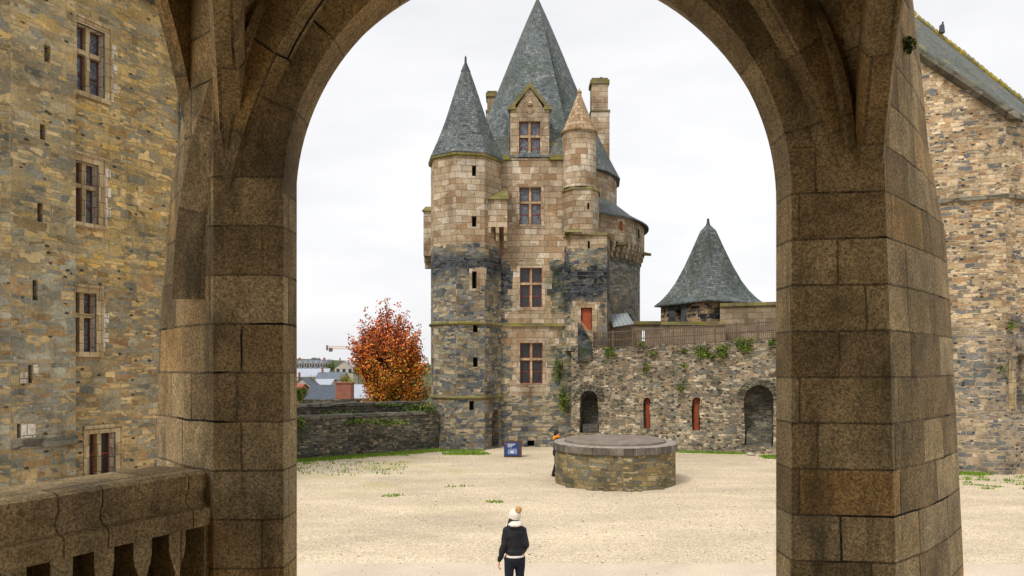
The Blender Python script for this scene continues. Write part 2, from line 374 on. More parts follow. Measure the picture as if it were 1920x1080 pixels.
M = {}
Xw0, Xw1 = XX(957, 36.9), XX(1031, 36.9)
M['turret'] = wallmat('turret_masonry', ASH, 9.75, [(-1.9, -1.35, ZZ(548, 35.3), ZZ(500, 35.3))], rm=(120, 116, 104), dark=(8.2, 9.25, 1.8), moss=.0, crs=(.5,.2))
M['block'] = wallmat('block_masonry', ASH, ZZ(490, 36.9), [(Xw0, Xw1, ZZ(742, 36.9), ZZ(490, 36.9)), (Xw0 - .35, Xw1 + .6, ZZ(648, 36.9), ZZ(585, 36.9))], rm=(118, 114, 100), dark=(7.4, 8.9, 2.5), moss=.16, mossbox=(1.9, 3.2, 1.6, 8.8), crs=(.5,.2))
M['stair'] = wallmat('stair_turret_masonry', ASH, ZZ(462, 36.3), [(XX(1070, 36), XX(1088, 36), 5, 7.2), (XX(1110, 36), XX(1122, 36), 5.3, 7.1)], rm=(130, 124, 110), dark=(7.0, 9.0, 5), moss=.04, crs=(.5,.2))
M['round'] = wallmat('round_tower_masonry', ASH, ZZ(497, 42), [], rub=pal((131, 131, 122), (161, 152, 131), (144, 144, 137), (178, 165, 139), (114, 116, 112), (165, 159, 144)), rm=(133, 129, 114), crs=(.45,.17))
M['ashlar'] = wallmat('granite_ashlar', ASH, -50, [], aw=.5, ah=.28)
M['curtain'] = wallmat('curtain_rubble', crs=(.34, .15), cw=2.0, pits=.5, rub=pal((158, 144, 120), (132, 122, 104), (180, 164, 138), (104, 98, 86), (194, 180, 154), (144, 132, 108), (122, 122, 114), (168, 156, 134), (168, 144, 116)), rsize=(.3, .3, .17), rm=(156, 144, 122), moss=.03, mw=.14, bst=1)
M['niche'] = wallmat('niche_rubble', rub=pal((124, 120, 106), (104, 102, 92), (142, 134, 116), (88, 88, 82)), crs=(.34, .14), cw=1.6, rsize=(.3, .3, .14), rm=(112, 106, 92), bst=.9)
M['parapet'] = wallmat('parapet_stone', pal((148, 130, 104), (132, 118, 96), (160, 142, 116)), -50, [], aw=.7, ah=.33)
M['lowwall'] = wallmat('low_wall_rubble', crs=(.34, .12), cw=1.8, pits=.4, rub=pal((118, 112, 94), (99, 96, 83), (140, 129, 107), (81, 81, 72), (158, 145, 121), (107, 105, 96)), rsize=(.3, .3, .13), rm=(79, 77, 61), moss=.07, bst=1, mw=.12)
M['left'] = wallmat(cm=.02, pits=.12, name='left_building_rubble', rub=pal((179, 156, 108), (197, 169, 112), (154, 143, 114), (140, 134, 112), (213, 184, 130), (163, 132, 85), (170, 156, 121), (187, 162, 110), (208, 173, 101)), rm=(183, 162, 118), lich=.5, bst=.8, dark=(-3, 6.4, 3.0), dk=pal((157, 148, 123), (185, 162, 120), (134, 132, 120), (199, 171, 121), (147, 134, 107), (165, 132, 91), (170, 162, 140), (208, 181, 133)), crs=(.62, .2))
M['wing'] = wallmat(cm=.022, pits=.1, name='stair_wing_rubble', rub=pal((168, 154, 120), (185, 164, 120), (142, 136, 114), (134, 132, 120), (199, 177, 133), (150, 130, 94), (163, 154, 128), (179, 160, 118), (197, 169, 110)), rm=(179, 162, 128), lich=.9, bst=.8, dark=(-3, 6.6, 3.0), dk=pal((157, 152, 134), (181, 162, 123), (138, 138, 127), (193, 169, 123), (142, 141, 126), (163, 134, 94), (168, 164, 145)), crs=(.72, .24))
M['right'] = wallmat(cm=.018, pits=.25, name='right_building_rubble', rub=pal((188, 164, 128), (202, 180, 146), (160, 128, 94), (112, 112, 112), (212, 192, 158), (184, 152, 114), (192, 166, 128), (132, 122, 108), (216, 194, 160)), rm=(196, 176, 144), bst=.9, dark=(-3, 5.3, 2.5), dk=pal((158, 148, 130), (126, 124, 118), (176, 156, 128), (104, 106, 106), (190, 170, 140), (140, 126, 108)), crs=(.46, .155))
M['pav'] = wallmat('pavilion_masonry', rub=pal((58, 62, 66), (166, 138, 108), (40, 44, 52), (190, 160, 128), (90, 86, 78), (150, 128, 100)), rsize=(.42, .42, .15), rm=(150, 134, 110), mw=.08, crs=(.6,.2))
M['slate'] = slate('slate_roof'); M['slate2'] = slate('lichen_slate_roof', .95, .6, ((84, 88, 84), (112, 114, 106), (96, 98, 90), (130, 130, 122), (104, 108, 104))); M['slate3'] = slate('pale_slate_roof', 1.12)
M['lichen'] = wallmat('lichen_stone', pal((140, 132, 60), (120, 116, 70), (150, 140, 84), (128, 116, 84)), -50, [], aw=.6, ah=.3)
M['stonecone'] = wallmat('cone_stone', pal((190, 160, 124), (172, 142, 108), (150, 126, 92), (198, 172, 140)), -50, [], aw=.3, ah=.2)
M['red'] = plain('red_paint', (126, 56, 46), .6, .2, 12)
M['redd'] = plain('dark_red_frame', (92, 48, 40), .6, .2, 12); M['door'] = plain('orange_red_door', (146, 68, 38), .6, .25, 6)
M['shutter'] = plain('rust_shutter', (134, 64, 36), .7, .3, 10)
M['glass'] = glassmat('leaded_glass', (86, 90, 98)); M['glassd'] = glassmat('dark_leaded_glass', (34, 34, 38), .11, .3)
M['black'] = plain('dark_void', (20, 19, 18), .95, .1)
M['lead'] = plain('lead_cap', (52, 58, 66), .5, .2, 10)
M['iron'] = plain('rusty_iron', (102, 86, 74), .7, .3, 14)
M['zinc'] = plain('zinc_sheet', (140, 146, 150), .45, .12, 6)
M['pale'] = wallmat('pale_new_stone', pal((214, 204, 184), (200, 188, 164), (222, 214, 198)), -50, [], aw=.3, ah=.3)
M['frame_stone'] = wallmat('window_stone', pal((182, 160, 120), (168, 146, 108), (192, 172, 136)), -50, [], aw=.35, ah=.42)
M['arc'] = granite('arcade_granite', voff=.076); M['arcR'] = granite('arcade_granite_right', 1.0, .52, .232, .09)
M['rail'] = granite('balustrade_granite', 1.12, .9, .6, .35)
M['vault'] = granite('vault_granite_shaded', .8, .5, .3)  # arcade granite toned down, overhead shade put into the colour

# ------------------------------------------------------------------ ground
def ground_material():
    t = NT('gravel'); p = t.pos(); x = t.xyz(p)
    c = t.ramp(t.noise(p, 26, 5, .8), [(.28, tuple(.72 * v for v in lin((204, 180, 148)))), (.48, tuple(.97 * v for v in lin((218, 200, 171)))), (.72, lin((231, 216, 191)))])
    v = t.n('TexVoronoi', None, Vector=p, Scale=34); vc = t.xyz(v.outputs['Color'])
    g = t.mr(vc[0], 0, 1, .6, 1.16); c = t.mix(1, c, t.comb(g, g, g), 'MULTIPLY')
    g = t.mr(t.noise(t.vm('MULTIPLY', p, (.45, 1, 1)), .45, 7, .65), .36, .64, .78, 1.08); c = t.mix(1, c, t.comb(g, g, g), 'MULTIPLY')
    # ochre mossy film near the left wall
    big = t.noise(p, .33, 5, .6)
    near = t.math('MULTIPLY', t.mr(x[1], 17, 29), t.mr(x[0], 1.5, -4.5))
    c = t.mix(t.math('MULTIPLY', t.mr(big, .5, .66, 0, .55), near), c, tuple(v * .8 for v in lin((186, 178, 100))))
    # tiny dark leaves
    lv = t.n('TexVoronoi', None, Vector=p, Scale=1.1); f = t.math('MULTIPLY', t.math('LESS_THAN', lv.outputs['Distance'], .045), t.math('GREATER_THAN', t.xyz(lv.outputs['Color'])[1], .55))
    c = t.mix(f, c, (.12, .10, .04))
    # grass and earth outside the court
    out = t.mr(t.math('ADD', x[1], t.math('MULTIPLY', t.noise(p, .2, 3), 3)), 38.5, 40)
    c = t.mix(out, c, t.ramp(t.noise(p, .4, 6, .6), [(.3, (.03, .05, .015)), (.7, (.09, .12, .04))]))
    t.bump(t.math('ADD', t.noise(p, 30, 4, .8), t.math('MULTIPLY', v.outputs['Distance'], .6)), .55, .012)
    return t.out(c)
M['ground'] = ground_material()
def gh(x, y):
    s = min(1, max(0, (y - 39) / 22)); s = s * s * (3 - 2 * s); z = -9 * s
    if y > 120: 
        q = min(1, (y - 120) / 330); z += 17.5 * q * q * (3 - 2 * q) * (1 / (1 + math.exp((x + 40) / 60)) + .25)
    return z + (.6 * mn.noise(Vector((x * .02, y * .02, 0))) if y > 60 else 0)
g = MB(); ys = [-60, -20, 0, 10, 20, 30, 36, 39, 42, 45, 49, 53, 58, 64, 75, 90, 110, 140, 180, 230, 290, 360, 450, 700, 1500, 4000, 9000]
xs = [-6000, -2000, -800, -400, -250, -180, -140, -110, -85, -60, -40, -20, -8, 0, 8, 20, 40, 80, 160, 400, 1500, 6000]
for i in range(len(xs) - 1):
    for j in range(len(ys) - 1):
        g.face([(a, b, gh(a, b)) for a, b in ((xs[i], ys[j]), (xs[i + 1], ys[j]), (xs[i + 1], ys[j + 1]), (xs[i], ys[j + 1]))])
struct(g.build('courtyard_ground', M['ground'], smooth=True))
def path_material():
    t = NT('compacted_path'); p = t.pos()
    c = t.ramp(t.noise(p, 30, 5, .75), [(.3, tuple(.82 * v for v in lin((200, 180, 154)))), (.7, tuple(.97 * v for v in lin((220, 206, 186))))])
    g = t.mr(t.noise(p, .9, 5), .3, .7, .9, 1.08); c = t.mix(1, c, t.comb(g, g, g), 'MULTIPLY')
    t.bump(t.noise(p, 40, 4, .7), .3, .006); return t.out(c)
M['path'] = path_material()
g = MB(); a = []; b = []
for i in range(61):
    x = -20 + i * 40 / 60; yb = 14.9 - .012 * x + .1 * mn.noise(Vector((x * .8, 0, 0))); a.append((x, yb))
for i in range(60): g.face([(a[i][0], 4.6, .006), (a[i + 1][0], 4.6, .006), (a[i + 1][0], a[i + 1][1], .006), (a[i][0], a[i][1], .006)])
struct(g.build('gravel_path', M['path']))

# ------------------------------------------------------------------ windows
def window(parent, O, U, h, depth=.22, light=None, trans=.4, glass='glass', red='red', stone='frame_stone', mull=.11, fr=.042, cols=2):
    """cross window filling hole h of a facade; returns the window part"""
    N = (U[1], -U[0]); u0, u1, z0, z1 = h['u0'], h['u1'], h['z0'], h['z1']
    def at(u, d): return (O[0] + U[0] * u - N[0] * d, O[1] + U[1] * u - N[1] * d)
    mb = MB(); um = (u0 + u1) / 2; zt = z1 - (z1 - z0) * trans
    if cols == 2: mb.obox(at(um - mull / 2, depth * .35), U, mull, depth * .7, z0, z1)
    if trans:
        if cols == 2:
            mb.obox(at(u0, depth * .37), U, um - mull / 2 - u0, depth * .6, zt - mull / 2, zt + mull / 2)
            mb.obox(at(um + mull / 2, depth * .37), U, u1 - um - mull / 2, depth * .6, zt - mull / 2, zt + mull / 2)
        else: mb.obox(at(u0, depth * .37), U, u1 - u0, depth * .6, zt - mull / 2, zt + mull / 2)
    if not mb.v: mb.obox(at(u0, -.01), U, u1 - u0, .05, z0 - .06, z0 - .002)
    w = mb.build('window', M[stone], parent)
    cells = []
    hs = [(u0, um - mull / 2), (um + mull / 2, u1)] if cols == 2 else [(u0, u1)]
    vs = [(z0, zt - mull / 2), (zt + mull / 2, z1)] if trans else [(z0, z1)]
    for a, b in hs:
        for c, d in vs:
            f = MB(); D = depth * .72
            f.obox(at(a, D), U, fr, .05, c, d); f.obox(at(b - fr, D), U, fr, .05, c, d)
            f.obox(at(a + fr, D), U, b - a - 2 * fr, .05, c, c + fr); f.obox(at(a + fr, D), U, b - a - 2 * fr, .05, d - fr, d)
            if d - c > .9: f.obox(at(a + fr, D + .003), U, b - a - 2 * fr, .04, (c + d) / 2 - .02, (c + d) / 2 + .02)
            f.build('frame', M[red], w)
            q = MB(); q.obox(at(a + fr, D + .03), U, b - a - 2 * fr, .012, c + fr, d - fr); q.build('pane', M[glass], w)
    return w
def molding(mb, O, U, u0, u1, z, h=.12, d=.12, m=0):
    N = (U[1], -U[0]); mb.obox((O[0] + U[0] * u0 + N[0] * d, O[1] + U[1] * u0 + N[1] * d), U, u1 - u0, d + .05, z, z + h * .6, m)
    mb.obox((O[0] + U[0] * u0 + N[0] * d * .55, O[1] + U[1] * u0 + N[1] * d * .55), U, u1 - u0, d * .55 + .05, z + h * .6, z + h, m)

# ------------------------------------------------------------------ the castle tower
CT = thing('castle_tower', 'tall tan and blue-grey stone castle keep with conical slate roofs and red framed cross windows', 'castle tower', (1.4, 38, 0))
# left octagonal turret
TC = (XX(873, 37), 37.0); TR = 1.79
def octv(c, r, ph=-11): return [(c[0] + r * math.sin(R(ph + 45 * k)), c[1] - r * math.cos(R(ph + 45 * k))) for k in range(8)]
ov = octv(TC, TR); tz = ZZ(285, 35.3); mb = MB(); slits = []
def ucalc(a, b):
    L = math.hypot(b[0] - a[0], b[1] - a[1]); return ((b[0] - a[0]) / L, (b[1] - a[1]) / L), L
for k in range(8):
    A, B = ov[k], ov[(k + 1) % 8]; U, L = ucalc(A, B); hs = []
    if k == 0:
        for r_ in ((885, 310, 893, 330), (885, 405, 894, 425), (885, 509, 894, 541), (887, 606, 896, 623), (887, 670, 896, 688), (880, 752, 889, 769)): hs.append(H(*r_, A, U, bm=1, depth=.35))
    if k == 7: hs = []
    if k == 6: hs = [H(810, 672, 817, 714, A, U, bm=1, depth=.3), H(811, 320, 814, 342, A, U, bm=1, depth=.3)]
    if k == 1: hs = [H(922, 768, 937, 838, A, U, arch=1.6, depth=.5, bm=1)]
    for h in hs: h['z0'] = max(h['z0'], .02); h['u0'] = max(.05, h['u0']); h['u1'] = min(L - .03, h['u1'])
    mb.facade(A, U, L, 0, tz, hs, depth=.3, bm=1)
    if k == 0: slits = (A, U, hs)
    if k == 1: doorh = (A, U, hs[0])
tw = mb.build('turret_wall', [M['turret'], M['black']], CT)
A, U, hs = slits
for h in hs[2:3]:   # stone surrounds standing 2 cm proud
    f = MB(); N = (U[1], -U[0]); fo = (A[0] + N[0] * .02, A[1] + N[1] * .02); w = .13
    for (a, b, c, d) in ((h['u0'] - w, h['u0'], h['z0'] - w, h['z1'] + w), (h['u1'], h['u1'] + w, h['z0'] - w, h['z1'] + w), (h['u0'], h['u1'], h['z1'], h['z1'] + w), (h['u0'], h['u1'], h['z0'] - w, h['z0'])):
        f.obox((fo[0] + U[0] * a, fo[1] + U[1] * a), U, b - a, .1, c, d)
    f.build('slit_surround', M['ashlar'], CT)
A, U, h = doorh; d = MB(); d.obox((A[0] + U[0] * (h['u0'] + .02) - U[1] * .3, A[1] + U[1] * (h['u0'] + .02) + U[0] * .3), U, .14, .05, .02, h['z1'] - .4)
d.build('door', M['red'], CT)
mb = MB()
def octring(z, r0, r1, hgt, m=0):
    mb.lathe(TC, [(r0, z - .02), (r1, z + hgt * .3), (r1, z + hgt * .75), (r0, z + hgt)], 8, m, phase=-11)
for z_, e_, h_ in ((ZZ(609, 35.4), .11, .16), (ZZ(748, 35.4), .09, .14), (tz - .18, .12, .2)):
    mb = MB(); octring(z_, TR - .01, TR + e_, h_); mb.build('string_course', M['lichen'], CT)
def cone_roof(name, c, r, z0, zt, n, ph, mat, parent, flare=.06, cap=.5, a0=0, a1=360):
    prof = [(r * .97, z0 - .06), (r, z0)]
    for k in range(1, 15):
        q = k / 15; rr = r * (1 - q); rr *= 1 - flare * math.sin(min(1, q * 1.15) * math.pi) * 1.6; prof.append((rr, z0 + (zt - z0) * q))
    prof.append((0, zt))
    mb = MB(); mb.lathe(c, prof, n, 0, a0, a1, ref=r * .8, phase=ph)
    mb.lathe(c, [(0, z0 - .05), (r * .97, z0 - .06)], n, 0, a0, a1, phase=ph)
    o = mb.build(name, M[mat], parent)
    mb = MB(); q = cap / (zt - z0); mb.lathe(c, [(r * q * .95 + .03, zt - cap), (.06, zt - cap * .25), (.05, zt + .12), (0, zt + .22)], 8)
    mb.build('finial', M['lead'], o); return o
cone_roof('turret_roof', TC, 1.94, tz, ZZ(112, 37), 8, -11, 'slate', CT, .05, .6)
# main block
BY = 36.9; BO = (XX(934, BY), BY); BU = (1, 0); BW = XX(1076, BY) - BO[0]; bz = ZZ(296, BY)
bh = [H(974, 351, 1014, 421, BO, BU), H(975, 502, 1016, 576, BO, BU), H(975, 643, 1017, 719, BO, BU)]
vent = H(989, 826, 1002, 838, BO, BU, bm=1, depth=.4); vent['z0'] = .03
mb = MB(); mb.facade(BO, BU, BW, 0, bz, bh + [vent], depth=.26, bm=1)
mb.facade((BO[0] + BW, BY), (0, 1), 5, 0, bz); mb.facade((BO[0], BY + 5), (0, -1), 5, 0, bz)
mb.build('block_wall', [M['block'], M['black']], CT)
for i, h in enumerate(bh):
    wp = window(CT, BO, BU, h, .26, glass='glass' if i == 0 else 'glassd'); f = MB(); w = .16
    for (a, b, c, d) in ((h['u0'] - w, h['u0'], h['z0'], h['z1'] + w), (h['u1'], h['u1'] + w, h['z0'], h['z1'] + w), (h['u0'], h['u1'], h['z1'], h['z1'] + w), (h['u0'] - w * 1.2, h['u1'] + w * 1.2, h['z0'] - w, h['z0'])):
        f.obox((BO[0] + a, BY - .025), BU, b - a, .08, c, d)
    f.build('surround', M['ashlar'], wp)
f = MB(); molding(f, BO, BU, .12, BW - .35, ZZ(612, BY), .16, .12)
f.build('string_course', M['lichen'], CT)
# dormer gable over the block
DY = BY - .03; dx0, dx1 = XX(957, DY), XX(1030, DY); sh = ZZ(205, DY); ap = ZZ(163, DY); dm = XX(993.5, DY)
DO = (dx0, DY); dh = H(973, 227, 1013, 297, DO, BU)
mb = MB(); mb.facade(DO, BU, dx1 - dx0, bz - .1, sh, [dh], depth=.26, bm=1)
mb.face([(dm - .72, DY, sh), (dm + .72, DY, sh), (dm, DY, ap)])
mb.facade((dx1, DY), (0, 1), 3, bz, sh); mb.facade((dx0, DY + 3), (0, -1), 3, bz, sh)
mb.build('dormer_wall', [M['ashlar'], M['black']], CT)
window(CT, DO, BU, dh, .26, glass='glass')
mb = MB()
for sgn in (-1, 1):   # raking copings and shoulders
    a = (dm + sgn * .86, DY - .1, sh + .02); b = (dm, DY - .1, ap + .22); t = .14
    q = [a, (a[0], a[1], a[2] + t * 1.6), (b[0], b[1], b[2]), (b[0], b[1], b[2] - t * 1.9)]
    mb.face(q if sgn < 0 else q[::-1]); back = [(x, y + .3, z) for x, y, z in q]
    for k in range(4): mb.face([q[k], q[(k + 1) % 4], back[(k + 1) % 4], back[k]])
    x0, x1 = (dx0 - .12, dm - .7) if sgn < 0 else (dm + .7, dx1 + .12)
    mb.box((x0, DY - .12, sh - .03), (x1, DY + .4, sh + .15))
mb.build('coping', M['lichen'], CT)
mb = MB(); mb.lathe((dm, DY - .03), [(.0, ZZ(199, DY) + .0), (.12, ZZ(199, DY)), (.14, ZZ(195, DY)), (.05, ZZ(190, DY)), (0, ZZ(189, DY))], 10)
mb.face([(dm - .22, DY - .05, ZZ(202, DY)), (dm + .22, DY - .05, ZZ(202, DY)), (dm, DY - .05, ZZ(202, DY) + .01)])
sh_ = [(dm - .19, ZZ(201, DY)), (dm + .19, ZZ(201, DY)), (dm + .18, ZZ(208, DY)), (dm, ZZ(214, DY)), (dm - .18, ZZ(208, DY))]
mb.face([(x, DY - .06, z) for x, z in reversed(sh_)])
for k in range(5):
    a, b = sh_[k], sh_[(k + 1) % 5]; mb.face([(a[0], DY - .06, a[1]), (b[0], DY - .06, b[1]), (b[0], DY, b[1]), (a[0], DY, a[1])])
mb.build('carved_shield', M['ashlar'], CT)
mb = MB(); e = .12
for sgn in (-1, 1):
    q = [(dm, DY + .1, ap + .05), (dm, DY + 3.4, ap + .05), (dm + sgn * (1.0), DY + 3.4, sh - .1), (dm + sgn * 1.0, DY + .1, sh - .1)]
    mb.face(q if sgn > 0 else q[::-1])
mb.build('dormer_roof', M['slate2'], CT)
# big conical roof over the round tower, with the block roof running up it
RY = 43.8; RC = (XX(1008, RY), RY)
bx0, bx1 = BO[0] + .03, BO[0] + BW - .05; apx = (RC[0], RC[1] - .05, ZZ(-1, RY) + .0)
cone_roof('main_roof', RC, 4.86, ZZ(347, RY), ZZ(-6, RY), 16, 5, 'slate', CT, .035, 1.3)
mb = MB(); zr = bz + .02
def up(p, q): return tuple(p[i] + (apx[i] - p[i]) * q for i in range(3))
c0, c1 = (bx0, BY - .1, zr), (bx1, BY - .1, zr)
mb.face([c0, c1, up(c1, .93), up(c0, .93)]); mb.face([(bx0, BY + 5, zr), c0, up(c0, .93), up((bx0, BY + 5, zr), .93)]); mb.face([c1, (bx1, BY + 5, zr), up((bx1, BY + 5, zr), .93), up(c1, .93)])
mb.build('block_roof', M['slate'], CT)
for a, b in ((XX(926, BY), dx0 - .02), (dx1 + .02, XX(1062, BY))):
    mb = MB(); mb.box((a, BY - .2, bz - .14), (b, BY + .3, bz + .0)); mb.box((a + .02, BY - .14, bz + .0), (b - .02, BY + .3, bz + .1)); mb.build('eaves_cornice', M['lichen'], CT)
mb = MB()
mb.face([(XX(925, BY), BY - .14, bz + .1), (dx0 - .04, BY - .14, bz + .1), (dx0 - .04, BY + .6, ZZ(246, BY)), (XX(930, BY), BY + .6, ZZ(250, BY))]); mb.build('eaves_slates', M['slate2'], CT); mb = MB()
mb.face([(dx1 + .04, BY - .14, bz + .1), (XX(1060, BY), BY - .14, bz + .1), (XX(1048, BY), BY + .75, ZZ(244, BY)), (dx1 + .04, BY + .75, ZZ(232, BY))])
mb.build('eaves_slates', M['slate2'], CT)
# pepperpot and stair turret
PC = (XX(1086, 37), 37.0)
mb = MB(); mb.lathe(PC, [(.84, ZZ(352, 36.6)), (.84, ZZ(247, 36.6))], 20, ref=.84); mb.build('pepperpot_wall', M['ashlar'], CT)
mb = MB(); z0 = ZZ(247, 36.6); zt = ZZ(170, 36.6)
mb.lathe(PC, [(.84, z0 - .05), (.92, z0), (.92, z0 + .05), (.85, z0 + .12), (.45, z0 + (zt - z0) * .52), (.12, zt - .12), (.1, zt), (.14, zt + .05), (0, zt + .28)], 20, ref=.7)
mb.build('pepperpot_roof', M['stonecone'], CT)
mb = MB(); pv = [(XX(1056, 37.2), 37.8), (XX(1056, 36.95), 36.85), (XX(1074, 36.25), 36.25), (XX(1108, 36.25), 36.25), (XX(1121, 36.8), 36.8), (XX(1123, 37.8), 37.8)]
def polywall(mb, v, z0, z1, holes={}, **k):
    for i in range(len(v) - 1):
        U, L = ucalc(v[i], v[i + 1]); hs = [H(*r_, v[i], U, bm=1, depth=.3) for r_ in holes.get(i, [])]
        mb.facade(v[i], U, L, z0, z1, hs, bm=1, **k)
zA, zB = ZZ(437, 36), ZZ(351, 36)
polywall(mb, pv, zA, zB, {2: [(1101, 380, 1105, 392)]}); mb.face([(*p, zB) for p in pv])
pv2 = [(XX(1058, 36.9), 36.9), (XX(1072, 35.75), 35.75), (XX(1106, 35.6), 35.6), (XX(1138, 35.9), 35.9), (XX(1143, 37.2), 37.2), (XX(1140, 38.5), 38.5)]
hs = {2: [], 1: [(1089, 578, 1105, 616)]}
mb2 = MB()
dO, dU = pv2[1], ucalc(pv2[1], pv2[2])[0]
pv2 = [(XX(1058, 36.88), 36.88), (XX(1070, 36.42), 36.42), (XX(1138, 36.22), 36.22), (XX(1143, 37.4), 37.4), (XX(1140, 38.7), 38.7)]; dO, dU = pv2[1], ucalc(pv2[1], pv2[2])[0]
for i in range(len(pv2) - 1):
    U, L = ucalc(pv2[i], pv2[i + 1]); hh = []
    if i == 1: hh = [H(1102, 452, 1106, 466, pv2[i], U, bm=1, depth=.3), H(1089, 577, 1110, 619, pv2[i], U, bm=1, depth=.2)]; dh2 = hh[1]
    mb2.facade(pv2[i], U, L, 4.75, zA, hh, bm=1)
mb2.face([(*p, zA) for p in pv2])
mb.build('stair_turret_top', [M['ashlar'], M['black']], CT); mb2.build('stair_turret_wall', [M['stair'], M['black']], CT)
mb = MB(); q = lambda u, d: (dO[0] + dU[0] * u + dU[1] * (-d), dO[1] + dU[1] * u + dU[0] * d)
mb.obox(q(dh2['u0'] + .03, .14), dU, dh2['u1'] - dh2['u0'] - .06, .04, dh2['z0'], dh2['z1'] - .03)
dr = mb.build('door', M['door'], CT)
mb = MB(); mb.obox(q(dh2['u0'] + .42, .11), dU, .03, .03, dh2['z0'] + .45, dh2['z0'] + .6); mb.build('handle', M['iron'], dr)
mb = MB()
for a, b, c, d in ((dh2['u0'] - .28, dh2['u0'], dh2['z0'] - .3, dh2['z1']), (dh2['u1'], dh2['u1'] + .26, dh2['z0'] - .3, dh2['z1']), (dh2['u0'] - .3, dh2['u1'] + .3, dh2['z1'], dh2['z1'] + .26)):
    mb.obox(q(a, -.03), dU, b - a, .1, c, d)
mb.build('door_surround', M['ashlar'], CT)
mb = MB()
def ring_poly(v, z, d, h, m=0):
    cx = sum(p[0] for p in v) / len(v); cy = sum(p[1] for p in v) / len(v)
    o = [(cx + (p[0] - cx) * (1 + d), cy + (p[1] - cy) * (1 + d)) for p in v]; mb.prism(o, z, z + h, m, top=[(cx + (p[0] - cx) * (1 + d * .5), cy + (p[1] - cy) * (1 + d * .5)) for p in v])
ring_poly(pv, zB - .03, .09, .12); mb.build('string_course', M['lichen'], CT); mb = MB(); ring_poly(pv2, zA - .06, .07, .13); mb.build('string_course', M['lichen'], CT)
for px, y0, y1, yy, hw in ((1087, 350, 338, 35.8, .35), (1076, 435, 417, 35.7, .42)):   # small weathered gablets
    mb = MB(); c = P(px, y0, yy + .4); t_ = ZZ(y1, yy + .4)
    mb.face([(c.x - hw, c.y, c.z), (c.x + hw, c.y, c.z), (c.x, c.y + .5, t_)]); mb.face([(c.x + hw, c.y, c.z), (c.x + hw, c.y + .9, c.z), (c.x, c.y + .5, t_)]); mb.face([(c.x - hw, c.y + .9, c.z), (c.x - hw, c.y, c.z), (c.x, c.y + .5, t_)]); mb.build('gablet', M['lichen'], CT)
# round tower
mb = MB(); zc0 = ZZ(520, RY); zc1 = ZZ(478, RY); zc2 = ZZ(436, RY); zd = ZZ(394, RY)
mb.lathe(RC, [(6.05, 0), (5.92, 4), (5.92, zc1 + .05)], 64, ref=5.7)
mb.build('round_tower_wall', M['round'], CT, smooth=True)
mb = MB(); mb.lathe(RC, [(5.8, zc1 - .05), (6.17, zc1), (6.17, zc2)], 64, ref=5.9); mb.build('machicolated_wall', M['ashlar'], CT, smooth=False)
mb = MB(); mb.lathe(RC, [(4.6, zd - 1), (4.6, ZZ(345, RY))], 48, ref=4.4); mb.build('upper_drum_wall', M['ashlar'], CT, smooth=True)
mb = MB(); mb.lathe(RC, [(6.15, zc2 + .02), (6.42, zc2 - .06), (6.42, zc2 + .02), (5.6, zc2 + .5), (4.58, zd + .03)], 64, ref=5.4); mb.build('ring_roof', M['slate'], CT)
for k in range(-3, 24):
    th = R(14 + k * 4.1); s_, c_ = math.sin(th), math.cos(th); mb = MB()
    for (r1, a, b) in ((6.17, zc1 - .28, zc1), (6.1, zc1 - .52, zc1 - .28), (6.0, zc1 - .78, zc1 - .52)):
        U = (c_, s_); o = (RC[0] + s_ * r1 - U[0] * .085, RC[1] - c_ * r1 - U[1] * .085); mb.obox(o, U, .17, r1 - 5.8, a, b - .002)
    mb.build('corbel', M['ashlar'], CT)
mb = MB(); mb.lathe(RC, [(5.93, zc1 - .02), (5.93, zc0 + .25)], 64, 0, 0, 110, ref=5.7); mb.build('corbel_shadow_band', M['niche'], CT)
for px, y0, y1, w_, r_ in ((1153, 415, 433, .3, 6.17), (1193.5, 430, 448, .34, 6.17)):
    k = (px - 1008) / F * RY / r_; s_ = min(.98, k * .93); th = math.asin(s_)
    U = (math.cos(th), math.sin(th)); Yp = RC[1] - r_ * math.cos(th)
    z0, z1 = ZZ(y1, Yp), ZZ(y0, Yp); mb = MB(); o = (RC[0] + r_ * s_, Yp)
    def pp(u, d): return (o[0] + U[0] * u + U[1] * d, o[1] + U[1] * u - U[0] * d)
    mb.obox(pp(-w_ / 2 - .1, .03), U, .1, .1, z0 - .08, z1 + .1); mb.obox(pp(w_ / 2, .03), U, .1, .1, z0 - .08, z1 + .1)
    mb.obox(pp(-w_ / 2, .03), U, w_, .1, z1, z1 + .1); mb.obox(pp(-w_ / 2, .03), U, w_, .1, z0 - .08, z0)
    w = mb.build('window', M['ashlar'], CT); mb = MB(); mb.obox(pp(-w_ / 2, .006), U, w_, .05, z0, z1); mb.build('pane', M['shutter' if px < 1180 else 'black'], w)
for px, py, th in ((1160, 458, 42), (1199, 475, 72)):
    s_, c_ = math.sin(R(th)), math.cos(R(th)); z = ZZ(py, RY - 6.1 * c_); mb = MB()
    mb.tube([(RC[0] + s_ * 6.0, RC[1] - c_ * 6.0, z), (RC[0] + s_ * 6.6, RC[1] - c_ * 6.6, z - .1)], [.13, .08], 6); mb.build('gargoyle_spout', M['lichen'], CT)
